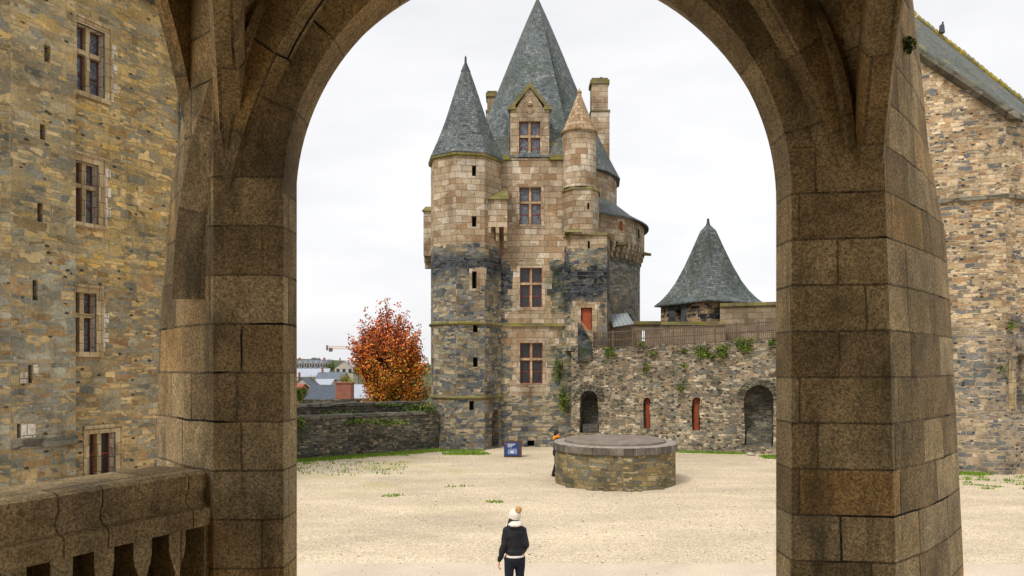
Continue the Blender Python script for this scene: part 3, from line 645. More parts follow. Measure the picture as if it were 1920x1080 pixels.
# machicolated boxes on the turret
def breteche(x0, x1, ya, yb, yc, yd, yf, Uv, dep, nm='latrine_box'):
    mb = MB(); c = P(x0, yb, yf); w = XX(x1, yf) - c.x; L = w / Uv[0]; z0, z1 = ZZ(yc, yf), ZZ(yb, yf)
    mb.facade((c.x, c.y), Uv, L, z0, z1, []); N = (Uv[1], -Uv[0]); e_ = (c.x + Uv[0] * L, c.y + Uv[1] * L)
    mb.facade(e_, (-N[0], -N[1]), dep, z0, z1); mb.facade((c.x - N[0] * dep, c.y - N[1] * dep), N, dep, z0, z1)
    mb.face([(c.x, c.y, z0), (c.x - N[0] * dep, c.y - N[1] * dep, z0), (e_[0] - N[0] * dep, e_[1] - N[1] * dep, z0), (e_[0], e_[1], z0)])
    o = mb.build(nm, M['ashlar'], CT)
    mb = MB(); zt = ZZ(ya, yf); a, b = (c.x + N[0] * .1 - Uv[0] * .08, c.y + N[1] * .1 - Uv[1] * .08), (e_[0] + N[0] * .1 + Uv[0] * .08, e_[1] + N[1] * .1 + Uv[1] * .08)
    a2, b2 = (c.x - N[0] * dep, c.y - N[1] * dep), (e_[0] - N[0] * dep, e_[1] - N[1] * dep)
    mb.face([(*a, z1), (*b, z1), (*b2, zt), (*a2, zt)]); mb.face([(*b, z1), (*b2, z1), (*b2, zt)]); mb.face([(*a2, z1), (*a, z1), (*a2, zt)]); mb.face([(*a, z1), (*a2, z1), (*b2, z1), (*b, z1)])
    mb.build('roof', M['lichen'], o)
    for k in range(3):
        u = (k + .0) / 2 * (L - .16); mb = MB(); zz = z0; hz = (ZZ(yc, yf) - ZZ(yd, yf)) / 3
        for j in range(3):
            dd = dep * (1 - .3 * j); mb.obox((c.x + Uv[0] * u - N[0] * (dep - dd), c.y + Uv[1] * u - N[1] * (dep - dd)), Uv, .16, dd, zz - hz * (j + 1), zz - hz * j - .003)
        mb.build('corbel', M['ashlar'], o)
breteche(914, 951, 345, 374, 425, 462, 35.75, (1, 0), .95)
breteche(794, 812, 380, 396, 470, 500, 37.4, (1, 0), .9)
# chimneys
for nm, x0, x1, y0, Yc in (('chimney', 1108, 1138, 152, 43.5), ('chimney', 914, 932, 176, 44.5)):
    mb = MB(); a, b = XX(x0, Yc), XX(x1, Yc); zt = ZZ(y0, Yc); mb.box((a, Yc - .5, 12), (b, Yc + .5, zt - .35)); mb.box((a - .06, Yc - .56, 12), (b + .08, Yc + .56, ZZ(215, Yc)))
    mb.box((a - .09, Yc - .6, ZZ(215, Yc) - .02), (b + .12, Yc + .6, ZZ(212, Yc)), 1); mb.box((a - .08, Yc - .58, zt - .35), (b + .08, Yc + .58, zt - .12), 1); mb.box((a, Yc - .5, zt - .12), (b, Yc + .5, zt), 1)
    o = mb.build(nm, [M['round'], M['lichen']], CT)
    if x0 > 1000:
        mb = MB(); mb.tube([(b - .25, Yc, zt), (b - .3, Yc, zt + .22), (b - .42, Yc, zt + .2)], [.05, .05, .02], 5); mb.build('vent_pot', M['iron'], o)

# ------------------------------------------------------------------ curtain wall with niches
A = (XX(1071, 36.4), 36.4); B = (XX(1466, 33.7), 33.7); CU, CL = ucalc(A, B); CWL = CL + 4.0
def lift(mb, full=False):
    o = []
    for v in mb.v:
        u = (v[0] - A[0]) * CU[0] + (v[1] - A[1]) * CU[1]; k = 1 if full else min(1, max(0, (v[2] - 3) / 1.9)); o.append((v[0], v[1], v[2] + (.052 * u - .36) * k))
    mb.v = o; return mb
CW = thing('curtain_wall', 'long rough rubble curtain wall with arched niches and two narrow rust red slits', 'wall', (A[0], A[1], 0))
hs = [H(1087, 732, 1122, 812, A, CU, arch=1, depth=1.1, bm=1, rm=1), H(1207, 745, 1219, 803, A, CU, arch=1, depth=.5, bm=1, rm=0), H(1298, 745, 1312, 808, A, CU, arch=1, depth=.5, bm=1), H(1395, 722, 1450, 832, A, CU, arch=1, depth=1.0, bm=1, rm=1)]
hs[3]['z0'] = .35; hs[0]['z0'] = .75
mb = MB(); mb.facade(A, CU, CWL, 0, 5.0, hs, step=.28); N = (CU[1], -CU[0])
mb.displace(.07, 1.3)
# rough irregular top course and thickness
n = 70
for i in range(n):
    u = CWL * i / n; w = CWL / n * random.uniform(.8, 1.0); h = random.uniform(.02, .16); dd = random.uniform(-.05, .05)
    mb.obox((A[0] + CU[0] * u + N[0] * dd, A[1] + CU[1] * u + N[1] * dd), CU, w, .5, 4.9, 5.0 + h)
mb.obox((A[0] - N[0] * 1.3, A[1] - N[1] * 1.3), CU, CWL, 1.0, -1, 4.95)
mb.obox((A[0] - N[0] * .3, A[1] - N[1] * .3), CU, CWL, 2.2, 4.7, 4.97)
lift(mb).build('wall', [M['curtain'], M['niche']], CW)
for h in hs[1:3]:
    mb = MB(); mb.obox((A[0] + CU[0] * (h['u0'] + .05) - N[0] * .25, A[1] + CU[1] * (h['u0'] + .05) - N[1] * .25), CU, h['u1'] - h['u0'] - .1, .05, h['z0'], h['z1'] - .05); mb.build('shutter', M['shutter'], CW)
for h, zt in ((hs[3], 1.0), (hs[0], 1.15)):
    mb = MB(); mb.obox((A[0] + CU[0] * (h['u0'] + .1) - N[0] * .25, A[1] + CU[1] * (h['u0'] + .1) - N[1] * .25), CU, h['u1'] - h['u0'] - .16, .6, h['z0'], zt)
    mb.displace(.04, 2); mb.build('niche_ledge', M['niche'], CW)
for h in (hs[0], hs[3]):   # voussoirs
    mb = MB(); hw = (h['u1'] - h['u0']) / 2; cu = (h['u0'] + h['u1']) / 2; sp = h['z1'] - hw
    for k in range(11):
        a0, a1 = math.pi * k / 11 + .02, math.pi * (k + 1) / 11 - .02; r0, r1 = hw, hw + .26 + .07 * random.random()
        q = [(cu - r * math.cos(a), sp + r * math.sin(a)) for r, a in ((r0, a0), (r0, a1), (r1, a1), (r1, a0))]
        fr = [(A[0] + CU[0] * u + N[0] * .07, A[1] + CU[1] * u + N[1] * .07, z) for u, z in q]; bk = [(A[0] + CU[0] * u - N[0] * .12, A[1] + CU[1] * u - N[1] * .12, z) for u, z in q]
        mb.face(fr[::-1])
        for j in range(4): mb.face([fr[j], fr[(j + 1) % 4], bk[(j + 1) % 4], bk[j]])
    mb.build('niche_voussoirs', M['lowwall'], CW)
def onwall(px, py, d=0):
    u, z = hit(px, py, A, CU); return (A[0] + CU[0] * u + N[0] * d, A[1] + CU[1] * u + N[1] * d, z)
CA, CN = A, N
# steps and mossy flank beside the red door
SW = thing('outer_staircase', 'short stone stair with dark mossy flank climbing to the orange red door', 'stairs', (XX(1095, 35.6), 35.6, 4.9))
mb = MB(); a = P(1084, 604, 36.0); b = P(1106, 640, 36.0)
q = [(a.x, ZZ(604, 36)), (a.x, 4.1), (b.x + .1, 4.5), (b.x + .1, ZZ(640, 36))]
mb.face([(x, 35.98, z) for x, z in q]); mb.face([(x, 36.2, z) for x, z in reversed(q)])
for k in range(4): x, y = q[k], q[(k + 1) % 4]; mb.face([(x[0], 36.2, x[1]), (y[0], 36.2, y[1]), (y[0], 35.98, y[1]), (x[0], 35.98, x[1])])
M['mosswall'] = wallmat('mossy_flank', rub=DARKS, rm=(60, 64, 60), moss=.14)
mb.build('flank_wall', M['mosswall'], SW)
mb = MB()
for k in range(6): mb.box((a.x + .1 + k * .12, 36.0, 4.8), (a.x + .24 + k * .12, 36.3, ZZ(619, 36) - k * .17))
mb.build('steps', M['parapet'], SW)
mb = MB(); mb.tube([P(1085, 597, 35.5), P(1112, 632, 35.4)], .022, 6); mb.tube([P(1085, 601, 35.5), P(1112, 637, 35.4)], .016, 6); mb.build('handrail', M['frame_stone'], SW)
mb = MB(); a = P(1143, 590, 37); 
mb.face([P(1143, 590, 37.6), P(1150, 612, 36.6), P(1188, 606, 36.6), P(1176, 587, 37.6)]); mb.face([P(1150, 613.5, 36.6), P(1188, 607.5, 36.6), P(1188, 606, 36.6), P(1150, 612, 36.6)][::1])
mb.face([P(1143, 592, 37.6), P(1176, 589, 37.6), P(1188, 607.5, 36.6), P(1150, 613.5, 36.6)])
for k in range(5):
    f_ = (k + .5) / 5; p0 = P(1143 + 33 * f_, 590 - 3 * f_, 37.6); p1 = P(1150 + 38 * f_, 612 - 6 * f_, 36.6); mb.tube([p0 + Vector((0, 0, .03)), p1 + Vector((0, 0, .03))], .02, 5)
tag(mb.build('zinc_canopy', M['zinc']), 'small sloping grey zinc roof at the foot of the round tower', 'canopy')
# rear parapet of the wall walk (slit lets the sky through)
def parapet(xa, ya, Ya, xb, yb, Yb, nm, lab, slits=()):
    a, b = (XX(xa, Ya), Ya), (XX(xb, Yb), Yb); U, L = ucalc(a, b); T = thing(nm, lab, 'parapet wall', (a[0], a[1], 4.95)); zt = (ZZ(ya, Ya) + ZZ(yb, Yb)) / 2
    mb = MB(); hh = [H(*s_, a, U, depth=.5, back=False) for s_ in slits]; mb.facade(a, U, L, 4.5, zt, hh, depth=.5, step=None)
    Nn = (U[1], -U[0]); a2 = (a[0] - Nn[0] * .5 + U[0] * L, a[1] - Nn[1] * .5 + U[1] * L)
    h2 = [dict(u0=L - h['u1'], u1=L - h['u0'], z0=h['z0'], z1=h['z1'], depth=.01, back=False) for h in hh]
    mb.facade(a2, (-U[0], -U[1]), L, -9, zt, h2, back=False); mb.build('wall', M['parapet'], T)
    mb = MB(); mb.obox((a[0] + Nn[0] * .1, a[1] + Nn[1] * .1), U, L, .7, zt, zt + .09); mb.obox((a[0] + Nn[0] * .03, a[1] + Nn[1] * .03), U, L, .56, zt + .09, zt + .17); mb.build('coping', M['lichen'], T)
parapet(1128, 617, 38.0, 1246, 600, 37.8, 'parapet', 'low tan parapet between the round tower and the pavilion, pierced by a bright slit', [(1204, 617, 1211, 640)])
parapet(1350, 584, 37.0, 1560, 560, 35.2, 'parapet', 'higher tan parapet on the right of the slate roofed pavilion', [])
parapet(1240, 612, 36.5, 1360, 607, 36.1, 'parapet', 'lowest stretch of tan parapet directly in front of the pavilion')
# pavilion
pl, pn, pr = Vector((7.75, 40.3)), Vector((9.55, 36.6)), Vector((13.0, 38.7)); pb = pl + pr - pn
PV = thing('pavilion', 'small square stone pavilion with a tall flared slate pyramid roof on the curtain wall', 'pavilion', (*((pl + pr) / 2), 4.9))
ctr = (pl + pr) / 2; wv = [ctr + (p - ctr) * .9 for p in (pl, pn, pr, pb)]; ez = ZZ(560, 36.6)
mb = MB()
for i in range(4):
    a, b = wv[i], wv[(i + 1) % 4]; U, L = ucalc(a, b); hh = [H(1266, 578, 1278, 609, a, U, arch=1, depth=.5, bm=1)] if i == 0 else []
    mb.facade(a, U, L, 4.6, ez, hh)
mb.build('wall', [M['pav'], M['black']], PV)
a, b = wv[0], wv[1]; U, L = ucalc(a, b); h = H(1266, 578, 1278, 609, a, U); mb = MB(); Nn = (U[1], -U[0])
for (u0, u1, z0, z1) in ((h['u0'] - .45, h['u0'], 5, h['z1'] + .1), (h['u1'], h['u1'] + .4, 5, h['z1'] + .1), (h['u0'] - .5, h['u1'] + .45, h['z1'] + .1, h['z1'] + .45)):
    mb.obox((a[0] + U[0] * u0 + Nn[0] * .04, a[1] + U[1] * u0 + Nn[1] * .04), U, u1 - u0, .1, z0, z1)
M['blue'] = wallmat('bluish_schist', pal((78, 86, 94), (96, 104, 110), (64, 72, 82)), -50, [], aw=.5, ah=.3)
mb.build('doorway_surround', M['blue'], PV)
mb = MB(); zt = ZZ(421, 39.5); prof = [(1.02, -.12), (1.03, -.05), (.9, .22), (.76, .62), (.62, 1.15), (.46, 1.95), (.3, 2.9), (.15, 3.85), (.03, zt - ez)]
cs = [pl, pn, pr, pb]
for i in range(4):
    L = 0; ww = (cs[(i + 1) % 4] - cs[i]).length
    for j in range(len(prof) - 1):
        (k0, z0), (k1, z1) = prof[j], prof[j + 1]; a0, b0 = ctr + (cs[i] - ctr) * k0, ctr + (cs[(i + 1) % 4] - ctr) * k0; a1, b1 = ctr + (cs[i] - ctr) * k1, ctr + (cs[(i + 1) % 4] - ctr) * k1
        dl = math.hypot(z1 - z0, (k0 - k1) * ww / 2); mb.face([(*a0, ez + z0), (*b0, ez + z0), (*b1, ez + z1), (*a1, ez + z1)], 0, [(i * 7 - k0 * ww / 2, L), (i * 7 + k0 * ww / 2, L), (i * 7 + k1 * ww / 2, L + dl), (i * 7 - k1 * ww / 2, L + dl)]); L += dl
mb.face([(*(ctr + (c - ctr) * 1.02), ez - .12) for c in reversed(cs)])
rf = mb.build('roof', M['slate3'], PV)
mb = MB(); mb.lathe(tuple(ctr), [(.17, zt - .25), (.08, zt + .1), (.06, zt + .25), (.08, zt + .27), (0, zt + .34)], 8); mb.build('finial', M['lead'], rf)
# iron railing in panels
def lift2(mb):
    mb.v = [(v[0], v[1], v[2] + .052 * ((v[0] - CA[0]) * CU[0] + (v[1] - CA[1]) * CU[1]) - .36) for v in mb.v]; return mb
RL = thing('iron_railing', 'long rusty iron railing along the top of the curtain wall', 'railing', (A[0], A[1], 5.0))
u0, _ = hit(1112, 640, CA, CU); u1 = CWL - .3; npan = 13
for k in range(npan + 1):
    u = u0 + (u1 - u0) * k / npan; c = (CA[0] + CU[0] * u - CN[0] * .12, CA[1] + CU[1] * u - CN[1] * .12); mb = MB()
    mb.tube([(*c, 4.95), (*c, 5.98)], .04, 6); lift2(mb).build('post', M['iron'], RL)
    if k == npan: break
    mb = MB(); w = (u1 - u0) / npan
    for z in (5.12, 5.5, 5.88): mb.tube([(*c, z), (c[0] + CU[0] * w, c[1] + CU[1] * w, z)], .024, 4)
    for j in range(1, 11):
        d = w * j / 11; mb.tube([(c[0] + CU[0] * d, c[1] + CU[1] * d, 5.12), (c[0] + CU[0] * d, c[1] + CU[1] * d, 5.93)], .015, 4)
    lift2(mb).build('railing_panel', M['iron'], RL)

# ------------------------------------------------------------------ low walls on the left
a, b = (XX(555, 31.6), 31.6), (XX(822, 35.7), 35.7); LU, LL = ucalc(a, b); a = (a[0] - LU[0] * 9, a[1] - LU[1] * 9); LL += 9
def lowwall(a, U, L, z, nm, lab, thick=.6, zb=0):
    T = thing(nm, lab, 'wall', (a[0], a[1], 0)); mb = MB(); mb.facade(a, U, L, zb, z, step=.35); mb.displace(.06, 1.2)
    Nn = (U[1], -U[0]); mb.obox((a[0] - Nn[0] * .12, a[1] - Nn[1] * .12), U, L, thick, zb, z - .02); mb.build('wall', M['lowwall'], T)
    mb = MB(); n = int(L / .8)
    for i in range(n):
        dd = random.uniform(0, .05); mb.obox((a[0] + U[0] * L * i / n + Nn[0] * (.06 + dd), a[1] + U[1] * L * i / n + Nn[1] * (.06 + dd)), U, L / n * .985, thick + .2, z + random.uniform(-.02, .01), z + .09 + random.uniform(0, .05))
    mb.displace(.02, 2); mb.build('coping', M['copingst'], T)
M['copingst'] = wallmat('coping_stone', rub=pal((128, 122, 108), (110, 104, 92), (140, 134, 120)), rsize=(.9, .9, .4), rm=(90, 86, 74), moss=.06)
lowwall(a, LU, LL, 1.72, 'courtyard_wall', 'low mossy rubble wall closing the courtyard left of the tower')
a2 = (a[0] - .9, a[1] + 2.0); lowwall(a2, LU, LL, 2.12, 'terrace_wall', 'second dark overgrown wall just behind the low courtyard wall', zb=-2)
mb = MB(); mb.facade((XX(560, 37), 37.0), (1, 0), 2.9, -2, 2.35, step=.3); mb.displace(.08, 1.4); mb.obox((XX(560, 37), 37.1), (1, 0), 2.9, .5, -2, 2.33)
tag(mb.build('ruined_wall', M['lowwall']), 'short stub of dark ruined wall under the slate roof behind the terrace', 'wall')

# ------------------------------------------------------------------ left building
D = Vector((.437, .9)).normalized(); D = (D.x, D.y)
LB = thing('left_building', 'tall ochre rubble stone building with mullioned windows on the left', 'building', (-12, 22, 0))
ra = (XX(147, 21.2) , 21.2)
o = (-12.3 - D[0] * 6, 22 - D[1] * 6); L = 6 + 3.15
hs = [H(143, 52, 196, 178, o, D, rm=2), H(141, 305, 184, 419, o, D, rm=2), H(137, 549, 180, 660, o, D, rm=2), H(166, 812, 216, 893, o, D, rm=2)]
zt = 3.9 + 11.75
mb = MB(); mb.facade(o, D, L, 0, zt, hs, depth=.38, bm=1)
e_ = (o[0] + D[0] * L, o[1] + D[1] * L); mb.facade(e_, (-D[1], D[0]), 8, 0, zt)
mb.build('wall', [M['left'], M['black'], M['pale']], LB)
for i, h in enumerate(hs):
    w = window(LB, o, D, h, .38, red='redd' if i < 3 else 'shutter', glass='glass' if i < 3 else 'glassd', trans=.38 if i < 3 else 0, mull=.13)
    f = MB(); ww = .16; Nn = (D[1], -D[0])
    def q(u, d): return (o[0] + D[0] * u + Nn[0] * d, o[1] + D[1] * u + Nn[1] * d)
    for (a_, b_, c_, d_) in ((h['u0'] - ww, h['u0'], h['z0'], h['z1'] + ww), (h['u1'], h['u1'] + ww, h['z0'], h['z1'] + ww), (h['u0'], h['u1'], h['z1'], h['z1'] + ww)): f.obox(q(a_, .03), D, b_ - a_, .1, c_, d_)
    f.obox(q(h['u0'] - ww, .07), D, h['u1'] - h['u0'] + ww * 2.2, .12, h['z1'] + ww, h['z1'] + ww + .09)
    f.obox(q(h['u1'] + ww, .05), D, .05, .1, h['z0'] - .05, h['z1'] + ww)
    f.obox(q(h['u0'] - ww, .1), D, h['u1'] - h['u0'] + ww * 2.1, .15, h['z0'] - .14, h['z0']); f.build('surround', M['frame_stone'], w)
    if i < 3:
        f = MB(); k = 0; z = h['z0'] + .02
        while z < h['z1'] - .3: 
            f.obox(q(h['u1'] + ww + .05, .012), D, .2 if k % 2 else .08, .06, z, z + .28); z += .29; k += 1
        f.build('quoins', M['pale'], w)
mb = MB(); Nn = (D[1], -D[0])
mb.face([(o[0] + Nn[0] * .3, o[1] + Nn[1] * .3, zt), (e_[0] + Nn[0] * .3 + D[0] * .3, e_[1] + Nn[1] * .3 + D[1] * .3, zt), (e_[0] - Nn[0] * 4 + D[0] * .3, e_[1] - Nn[1] * 4 + D[1] * .3, zt + 4.5), (o[0] - Nn[0] * 4, o[1] - Nn[1] * 4, zt + 4.5)])
mb.obox((o[0] + Nn[0] * .3, o[1] + Nn[1] * .3), D, L + .3, .35, zt - .16, zt - .02); mb.build('roof', M['slate'], LB)
# projecting stair wing
po = P(142, 690, 21.2); pa = (po.x - D[0] * 4.2, po.y - D[1] * 4.2)
ps = [(83, 85, 94, 117), (75, 233, 85, 262), (70, 381, 80, 416), (61, 525, 71, 563), (53, 684, 61, 718), (32, 795, 38, 821)]
hs = [H(*s_, pa, D, depth=.5, bm=1) for s_ in ps]
mb = MB(); ub = hit(20, 690, pa, D)[0]
mb.facade((pa[0] + D[0] * ub, pa[1] + D[1] * ub), D, 4.2 - ub, 0, zt + 1, [dict(h, u0=h['u0'] - ub, u1=h['u1'] - ub) for h in hs], step=None)
s2 = (pa[0] + D[0] * ub, pa[1] + D[1] * ub); U2 = Vector((D[0] + .62 * D[1], D[1] - .62 * D[0])).normalized()
U2 = Vector((D[0] * .75 + D[1] * .66, D[1] * .75 - D[0] * .66)).normalized()
U2 = Vector((math.cos(R(18)), math.sin(R(18))))
mb.facade((s2[0] - U2.x * 4, s2[1] - U2.y * 4), (U2.x, U2.y), 4, 0, zt + 1)
mb.facade((po.x, po.y), (-D[1], D[0]), 1.2, 0, zt + 1)
pw = mb.build('wing_wall', [M['wing'], M['black']], LB)
mb = MB(); molding(mb, pa, D, ub, 4.22, ZZ(833, 21.0), .22, .13); mb.build('string_course', M['copingst'], LB)
Nn = (D[1], -D[0])
for s_ in ((37, 698, 52, 719), (62, 684, 72, 700), (39, 795, 66, 821)):
    h = H(*s_, pa, D); mb = MB(); mb.obox((pa[0] + D[0] * h['u0'] + Nn[0] * .015, pa[1] + D[1] * h['u0'] + Nn[1] * .015), D, h['u1'] - h['u0'], .1, h['z0'], h['z1']); mb.build('pale_block', M['pale'], LB)
# slate hung corner and little slit at the far end
mb = MB(); h = H(300, 130, 333, 262, (e_[0] - D[0] * 1.5, e_[1] - D[1] * 1.5), D)
mb.obox((e_[0] - D[0] * .2 + Nn[0] * .06, e_[1] - D[1] * .2 + Nn[1] * .06), D, .5, .3, h['z0'], h['z1'] + 1); mb.build('slate_hung_corner', M['slate'], LB)

# ------------------------------------------------------------------ right building
Ga, Gb = (XX(1700, 28.6), 28.6), (XX(1886, 27.2), 27.2)
GB = thing('gabled_building', 'pinkish rubble stone building with steep lichened slate roof on the right', 'building', (17, 28, 0))
U, L = ucalc(Ga, Gb); z1, z2 = ZZ(84, 28.6), ZZ(206, 27.2)
mb = MB(); ex = 3.0; k = (z1 - z2) / L
g0 = (Ga[0] - U[0] * ex, Ga[1] - U[1] * ex); mb.facade(g0, U, L + ex, 0, z2, step=None)
mb.face([(*g0, z2), (*Gb, z2), (*g0, z2 + k * (L + ex))])
U2 = (math.cos(R(20)), math.sin(R(20))); mb.facade(Gb, U2, 4, 0, z2 - .05, [H(1906, 664, 1925, 760, Gb, U2, depth=.3, arch=.5)], depth=.3)
mb.build('wall', M['right'], GB)
Nn = (U[1], -U[0]); t = .16
def rp_(p, u, d, z): return (p[0] + U[0] * u + Nn[0] * d, p[1] + U[1] * u + Nn[1] * d, z)
mb = MB()
lo = rp_(Gb, .35, .35, z2 - .28); hi = rp_(g0, 0, .35, z2 + k * (L + ex) + .08)
lo2 = (lo[0] + 3.6, lo[1] + 5.2, lo[2] + .35); hi2 = (hi[0] + 1.2, hi[1] + 6, hi[2] + 3.6)
lo2 = tuple(P(1990, 250, 34)); hi2 = tuple(P(1600, -60, 35))
mb.face([lo, lo2, hi2, hi])
loB = (lo[0], lo[1], lo[2] - .22); hiB = (hi[0], hi[1], hi[2] - .22); lo2B = (lo2[0], lo2[1], lo2[2] - .22)
rfo = mb.build('roof', M['slate2'], GB)
mb = MB(); mb.face([loB, lo, hi, hiB][::-1]); mb.face([loB, lo2B, lo2, lo]); mb.face([loB, hiB, (hiB[0], hiB[1] + .4, hiB[2]), (loB[0], loB[1] + .4, loB[2])]); mb.build('verge_board', M['copingst'], rfo)
mb = MB(); hv, lv = Vector(hi2), Vector(lo2)
for i in range(46):
    p0 = hv.lerp(lv, i / 46); p1 = hv.lerp(lv, (i + .99) / 46); dz_ = Vector((0, 0, random.uniform(-.05, .02))); mb.tube([p0 + dz_, p1 + dz_], [.19, .15], 6)
t = NT('yellow_lichen'); p = t.pos(); M['yel'] = t.out(t.mix(t.mr(t.noise(p, 2.5, 6, .7), .4, .6), tuple(lin((110, 108, 84))), t.ramp(t.noise(p, 6, 5), [(.3, lin((130, 112, 30))), (.7, lin((184, 164, 60)))])))
mb.build('ridge_tiles', M['yel'], rfo)
pf = P(1766, 62, 34.4); mb = MB(); mb.tube([pf, pf + Vector((0, 0, .35)), pf + Vector((.05, 0, .5))], [.13, .1, .05], 6); mb.build('ridge_finial', M['lead'], rfo)
f = MB(); za = ZZ(378, 27.8); 
molding(f, g0, U, 0, L + ex + .05, za, .14, .12); molding(f, Gb, U2, .0, 4, za, .14, .12); f.build('string_course', M['copingst'], GB)
f = MB(); f.obox((Gb[0] + U2[0] * .25 + U2[1] * .1, Gb[1] + U2[1] * .25 - U2[0] * .1), U2, 1.6, .3, ZZ(612, 27.3), ZZ(598, 27.3)); f.build('stone_bracket', M['copingst'], GB)
f = MB()
for k_ in range(5): f.obox((Gb[0] + U2[0] * .12 + U2[1] * .03, Gb[1] + U2[1] * .12 - U2[0] * .03), U2, .26 if k_ % 2 else .34, .1, ZZ(766, 27.3) + k_ * .36, ZZ(766, 27.3) + k_ * .36 + .35)
f.build('door_jamb', M['frame_stone'], GB)

# ------------------------------------------------------------------ well
WC = (3.53, 25.65); WE = thing('stone_well', 'wide round low stone well with dark rim and flat cover in the courtyard', 'well', (*WC, 0))
M['wellst'] = wallmat('well_masonry', rub=pal((150, 134, 98), (128, 116, 88), (168, 152, 116), (108, 104, 90), (140, 122, 82), (120, 118, 104)), rsize=(.5, .5, .17), rm=(128, 116, 88), moss=.03, mw=.07, bst=.8, crs=(.5,.17))
mb = MB(); mb.lathe(WC, [(2.05, -.05), (2.04, .5), (2.02, 1.12)], 96, ref=2.04); mb.displace(.03, 2.5); mb.build('well_wall', M['wellst'], WE, smooth=True)
t = NT('well_rim'); p = t.pos(); c, hg, m = ashlar(t, t.uv(), .75, 2.0, pal((112, 104, 94), (84, 76, 70), (132, 122, 110), (74, 68, 64)), (40, 36, 32), .01, 0)
st = t.noise(t.vm('MULTIPLY', p, (1, 1, .2)), 5, 5, .7); c = t.mix(t.mr(st, .52, .62, 0, .8), c, tuple(.6 * v for v in lin((168, 160, 148))))
upm = t.xyz(t.n('NewGeometry').outputs['Normal'])[2]; c = tex_detail(t, c, p, 2, 20); t.bump(hg, .5, .02); M['rim'] = t.out(c)
t = NT('well_top'); p = t.pos(); c = t.ramp(t.noise(p, 5, 6, .7), [(.3, (.17, .14, .12)), (.7, (.40, .36, .31))]); t.bump(t.noise(p, 20, 4), .3, .01); M['rimtop'] = t.out(c)
mb = MB(); mb.lathe(WC, [(1.9, 1.12), (2.1, 1.13), (2.1, 1.36)], 40, ref=2.1); mb.lathe(WC, [(2.1, 1.36), (2.08, 1.385), (1.6, 1.385)], 40, 1); mb.build('rim', [M['rim'], M['rimtop']], WE)
M['cover'] = plain('cover_slab', (124, 112, 102), .9, .3, 3)
mb = MB(); mb.lathe(WC, [(1.72, 1.36), (1.72, 1.45), (1.66, 1.47), (0, 1.5)], 48); mb.build('cover', M['cover'], WE)
for i in range(9):
    mb = MB(); th = R(random.uniform(-60, 40)); r_ = 2.07; c = (WC[0] + r_ * math.sin(th), WC[1] - r_ * math.cos(th)); mb.ball((c[0], c[1], .03), (random.uniform(.08, .18), .1, random.uniform(.04, .09)), n=4)
    mb.displace(.02, 5); mb.build('footing_stone', M['wellst'], WE)

# ------------------------------------------------------------------ information sign
IS = thing('information_sign', 'square blue information board with small white text standing before the tower', 'sign', (XX(961, 32.6), 32.6, 0))
s = MB(); x0, x1 = XX(945, 32.6), XX(972, 32.6); zt = ZZ(828, 32.6)
M['corten'] = plain('brown_steel', (82, 60, 54), .6, .25, 9); M['signblue'] = plain('sign_blue', (38, 66, 118), .5, .1, 5); M['white'] = plain('white_ink', (215, 215, 220), .6, .02); M['photo'] = plain('sign_photo', (120, 130, 170), .5, .8, 22); M['signred'] = plain('sign_red', (190, 50, 50), .5, .05)
s.box((x0, 32.6, .02), (x1 + .15, 32.95, zt)); s.build('casing', M['corten'], IS)
s = MB(); s.box((x0 + .02, 32.585, .08), (x1, 32.6, zt - .03)); pn_ = s.build('panel', M['signblue'], IS)
s = MB(); s.box((x0 + .17, 32.578, .14), (x1 - .06, 32.585, .38)); s.build('photo_print', M['photo'], pn_)
s = MB()
for i, (a, b) in enumerate(((.16, .5), (.16, .42), (.16, .34))): s.box((x0 + a, 32.578, zt - .12 - i * .06), (x0 + b, 32.585, zt - .095 - i * .06))
s.box((x0 + .28, 32.573, .2), (x0 + .42, 32.578, .28)); s.build('text_lines', M['white'], pn_)
s = MB(); s.box((x0 + .06, 32.578, zt - .14), (x0 + .12, 32.585, zt - .07)); s.build('emblem', M['signred'], pn_)

# ------------------------------------------------------------------ the arcade in the foreground
AR = thing('stone_arcade', 'dark brown granite arcade, two pillars carrying a round arch in the foreground', 'arcade', (0, 3.9, 0))
FZ = HC - 1.6; TOPZ = HC + 2.6
AX = .129; AR_ = 1.286; AZ = HC + .889
lp = [(-1.157, 4.0), (-1.17, 4.06), (-1.5, 4.55), (-2.02, 4.6), (XX(296, 4.35), 4.35), (XX(326, 4.12), 4.12), (XX(345, 3.95), 3.95), (XX(400, 3.76), 3.76), (-1.157, 3.78)]
def pillar(pts, z0, z1, mat, levels=None, nm='pillar', ph=0):
    mb = MB(); n = len(pts); lv = levels or [(z0, pts), (z1, pts)]
    for i in range(len(lv) - 1):
        za, pa_ = lv[i]; zb, pb_ = lv[i + 1]; acc = 0
        for j in range(n):
            k = (j + 1) % n; w = math.hypot(pts[k][0] - pts[j][0], pts[k][1] - pts[j][1])
            mb.face([(*pa_[k], za), (*pa_[j], za), (*pb_[j], zb), (*pb_[k], zb)], 0, [(ph - acc - w, za), (ph - acc, za), (ph - acc, zb), (ph - acc - w, zb)]); acc += w
    return mb.build(nm, M[mat], AR)
def lpts(xa, xb): p = list(lp); p[3] = (XX(xa, 4.6), 4.6); p[4] = (XX(xa, 4.35), 4.35); p[5] = (XX(xb, 4.12), 4.12); return p
def zl(y): return HC + (HY - y) / F * 4.2
pillar(lp, 0, 0, 'arc', [(0, lpts(294, 324)), (zl(800), lpts(295, 325)), (zl(600), lpts(300, 328)), (zl(330), lpts(322, 334)), (zl(190), lpts(343, 344)), (TOPZ, lpts(346, 345.5))], ph=.2)
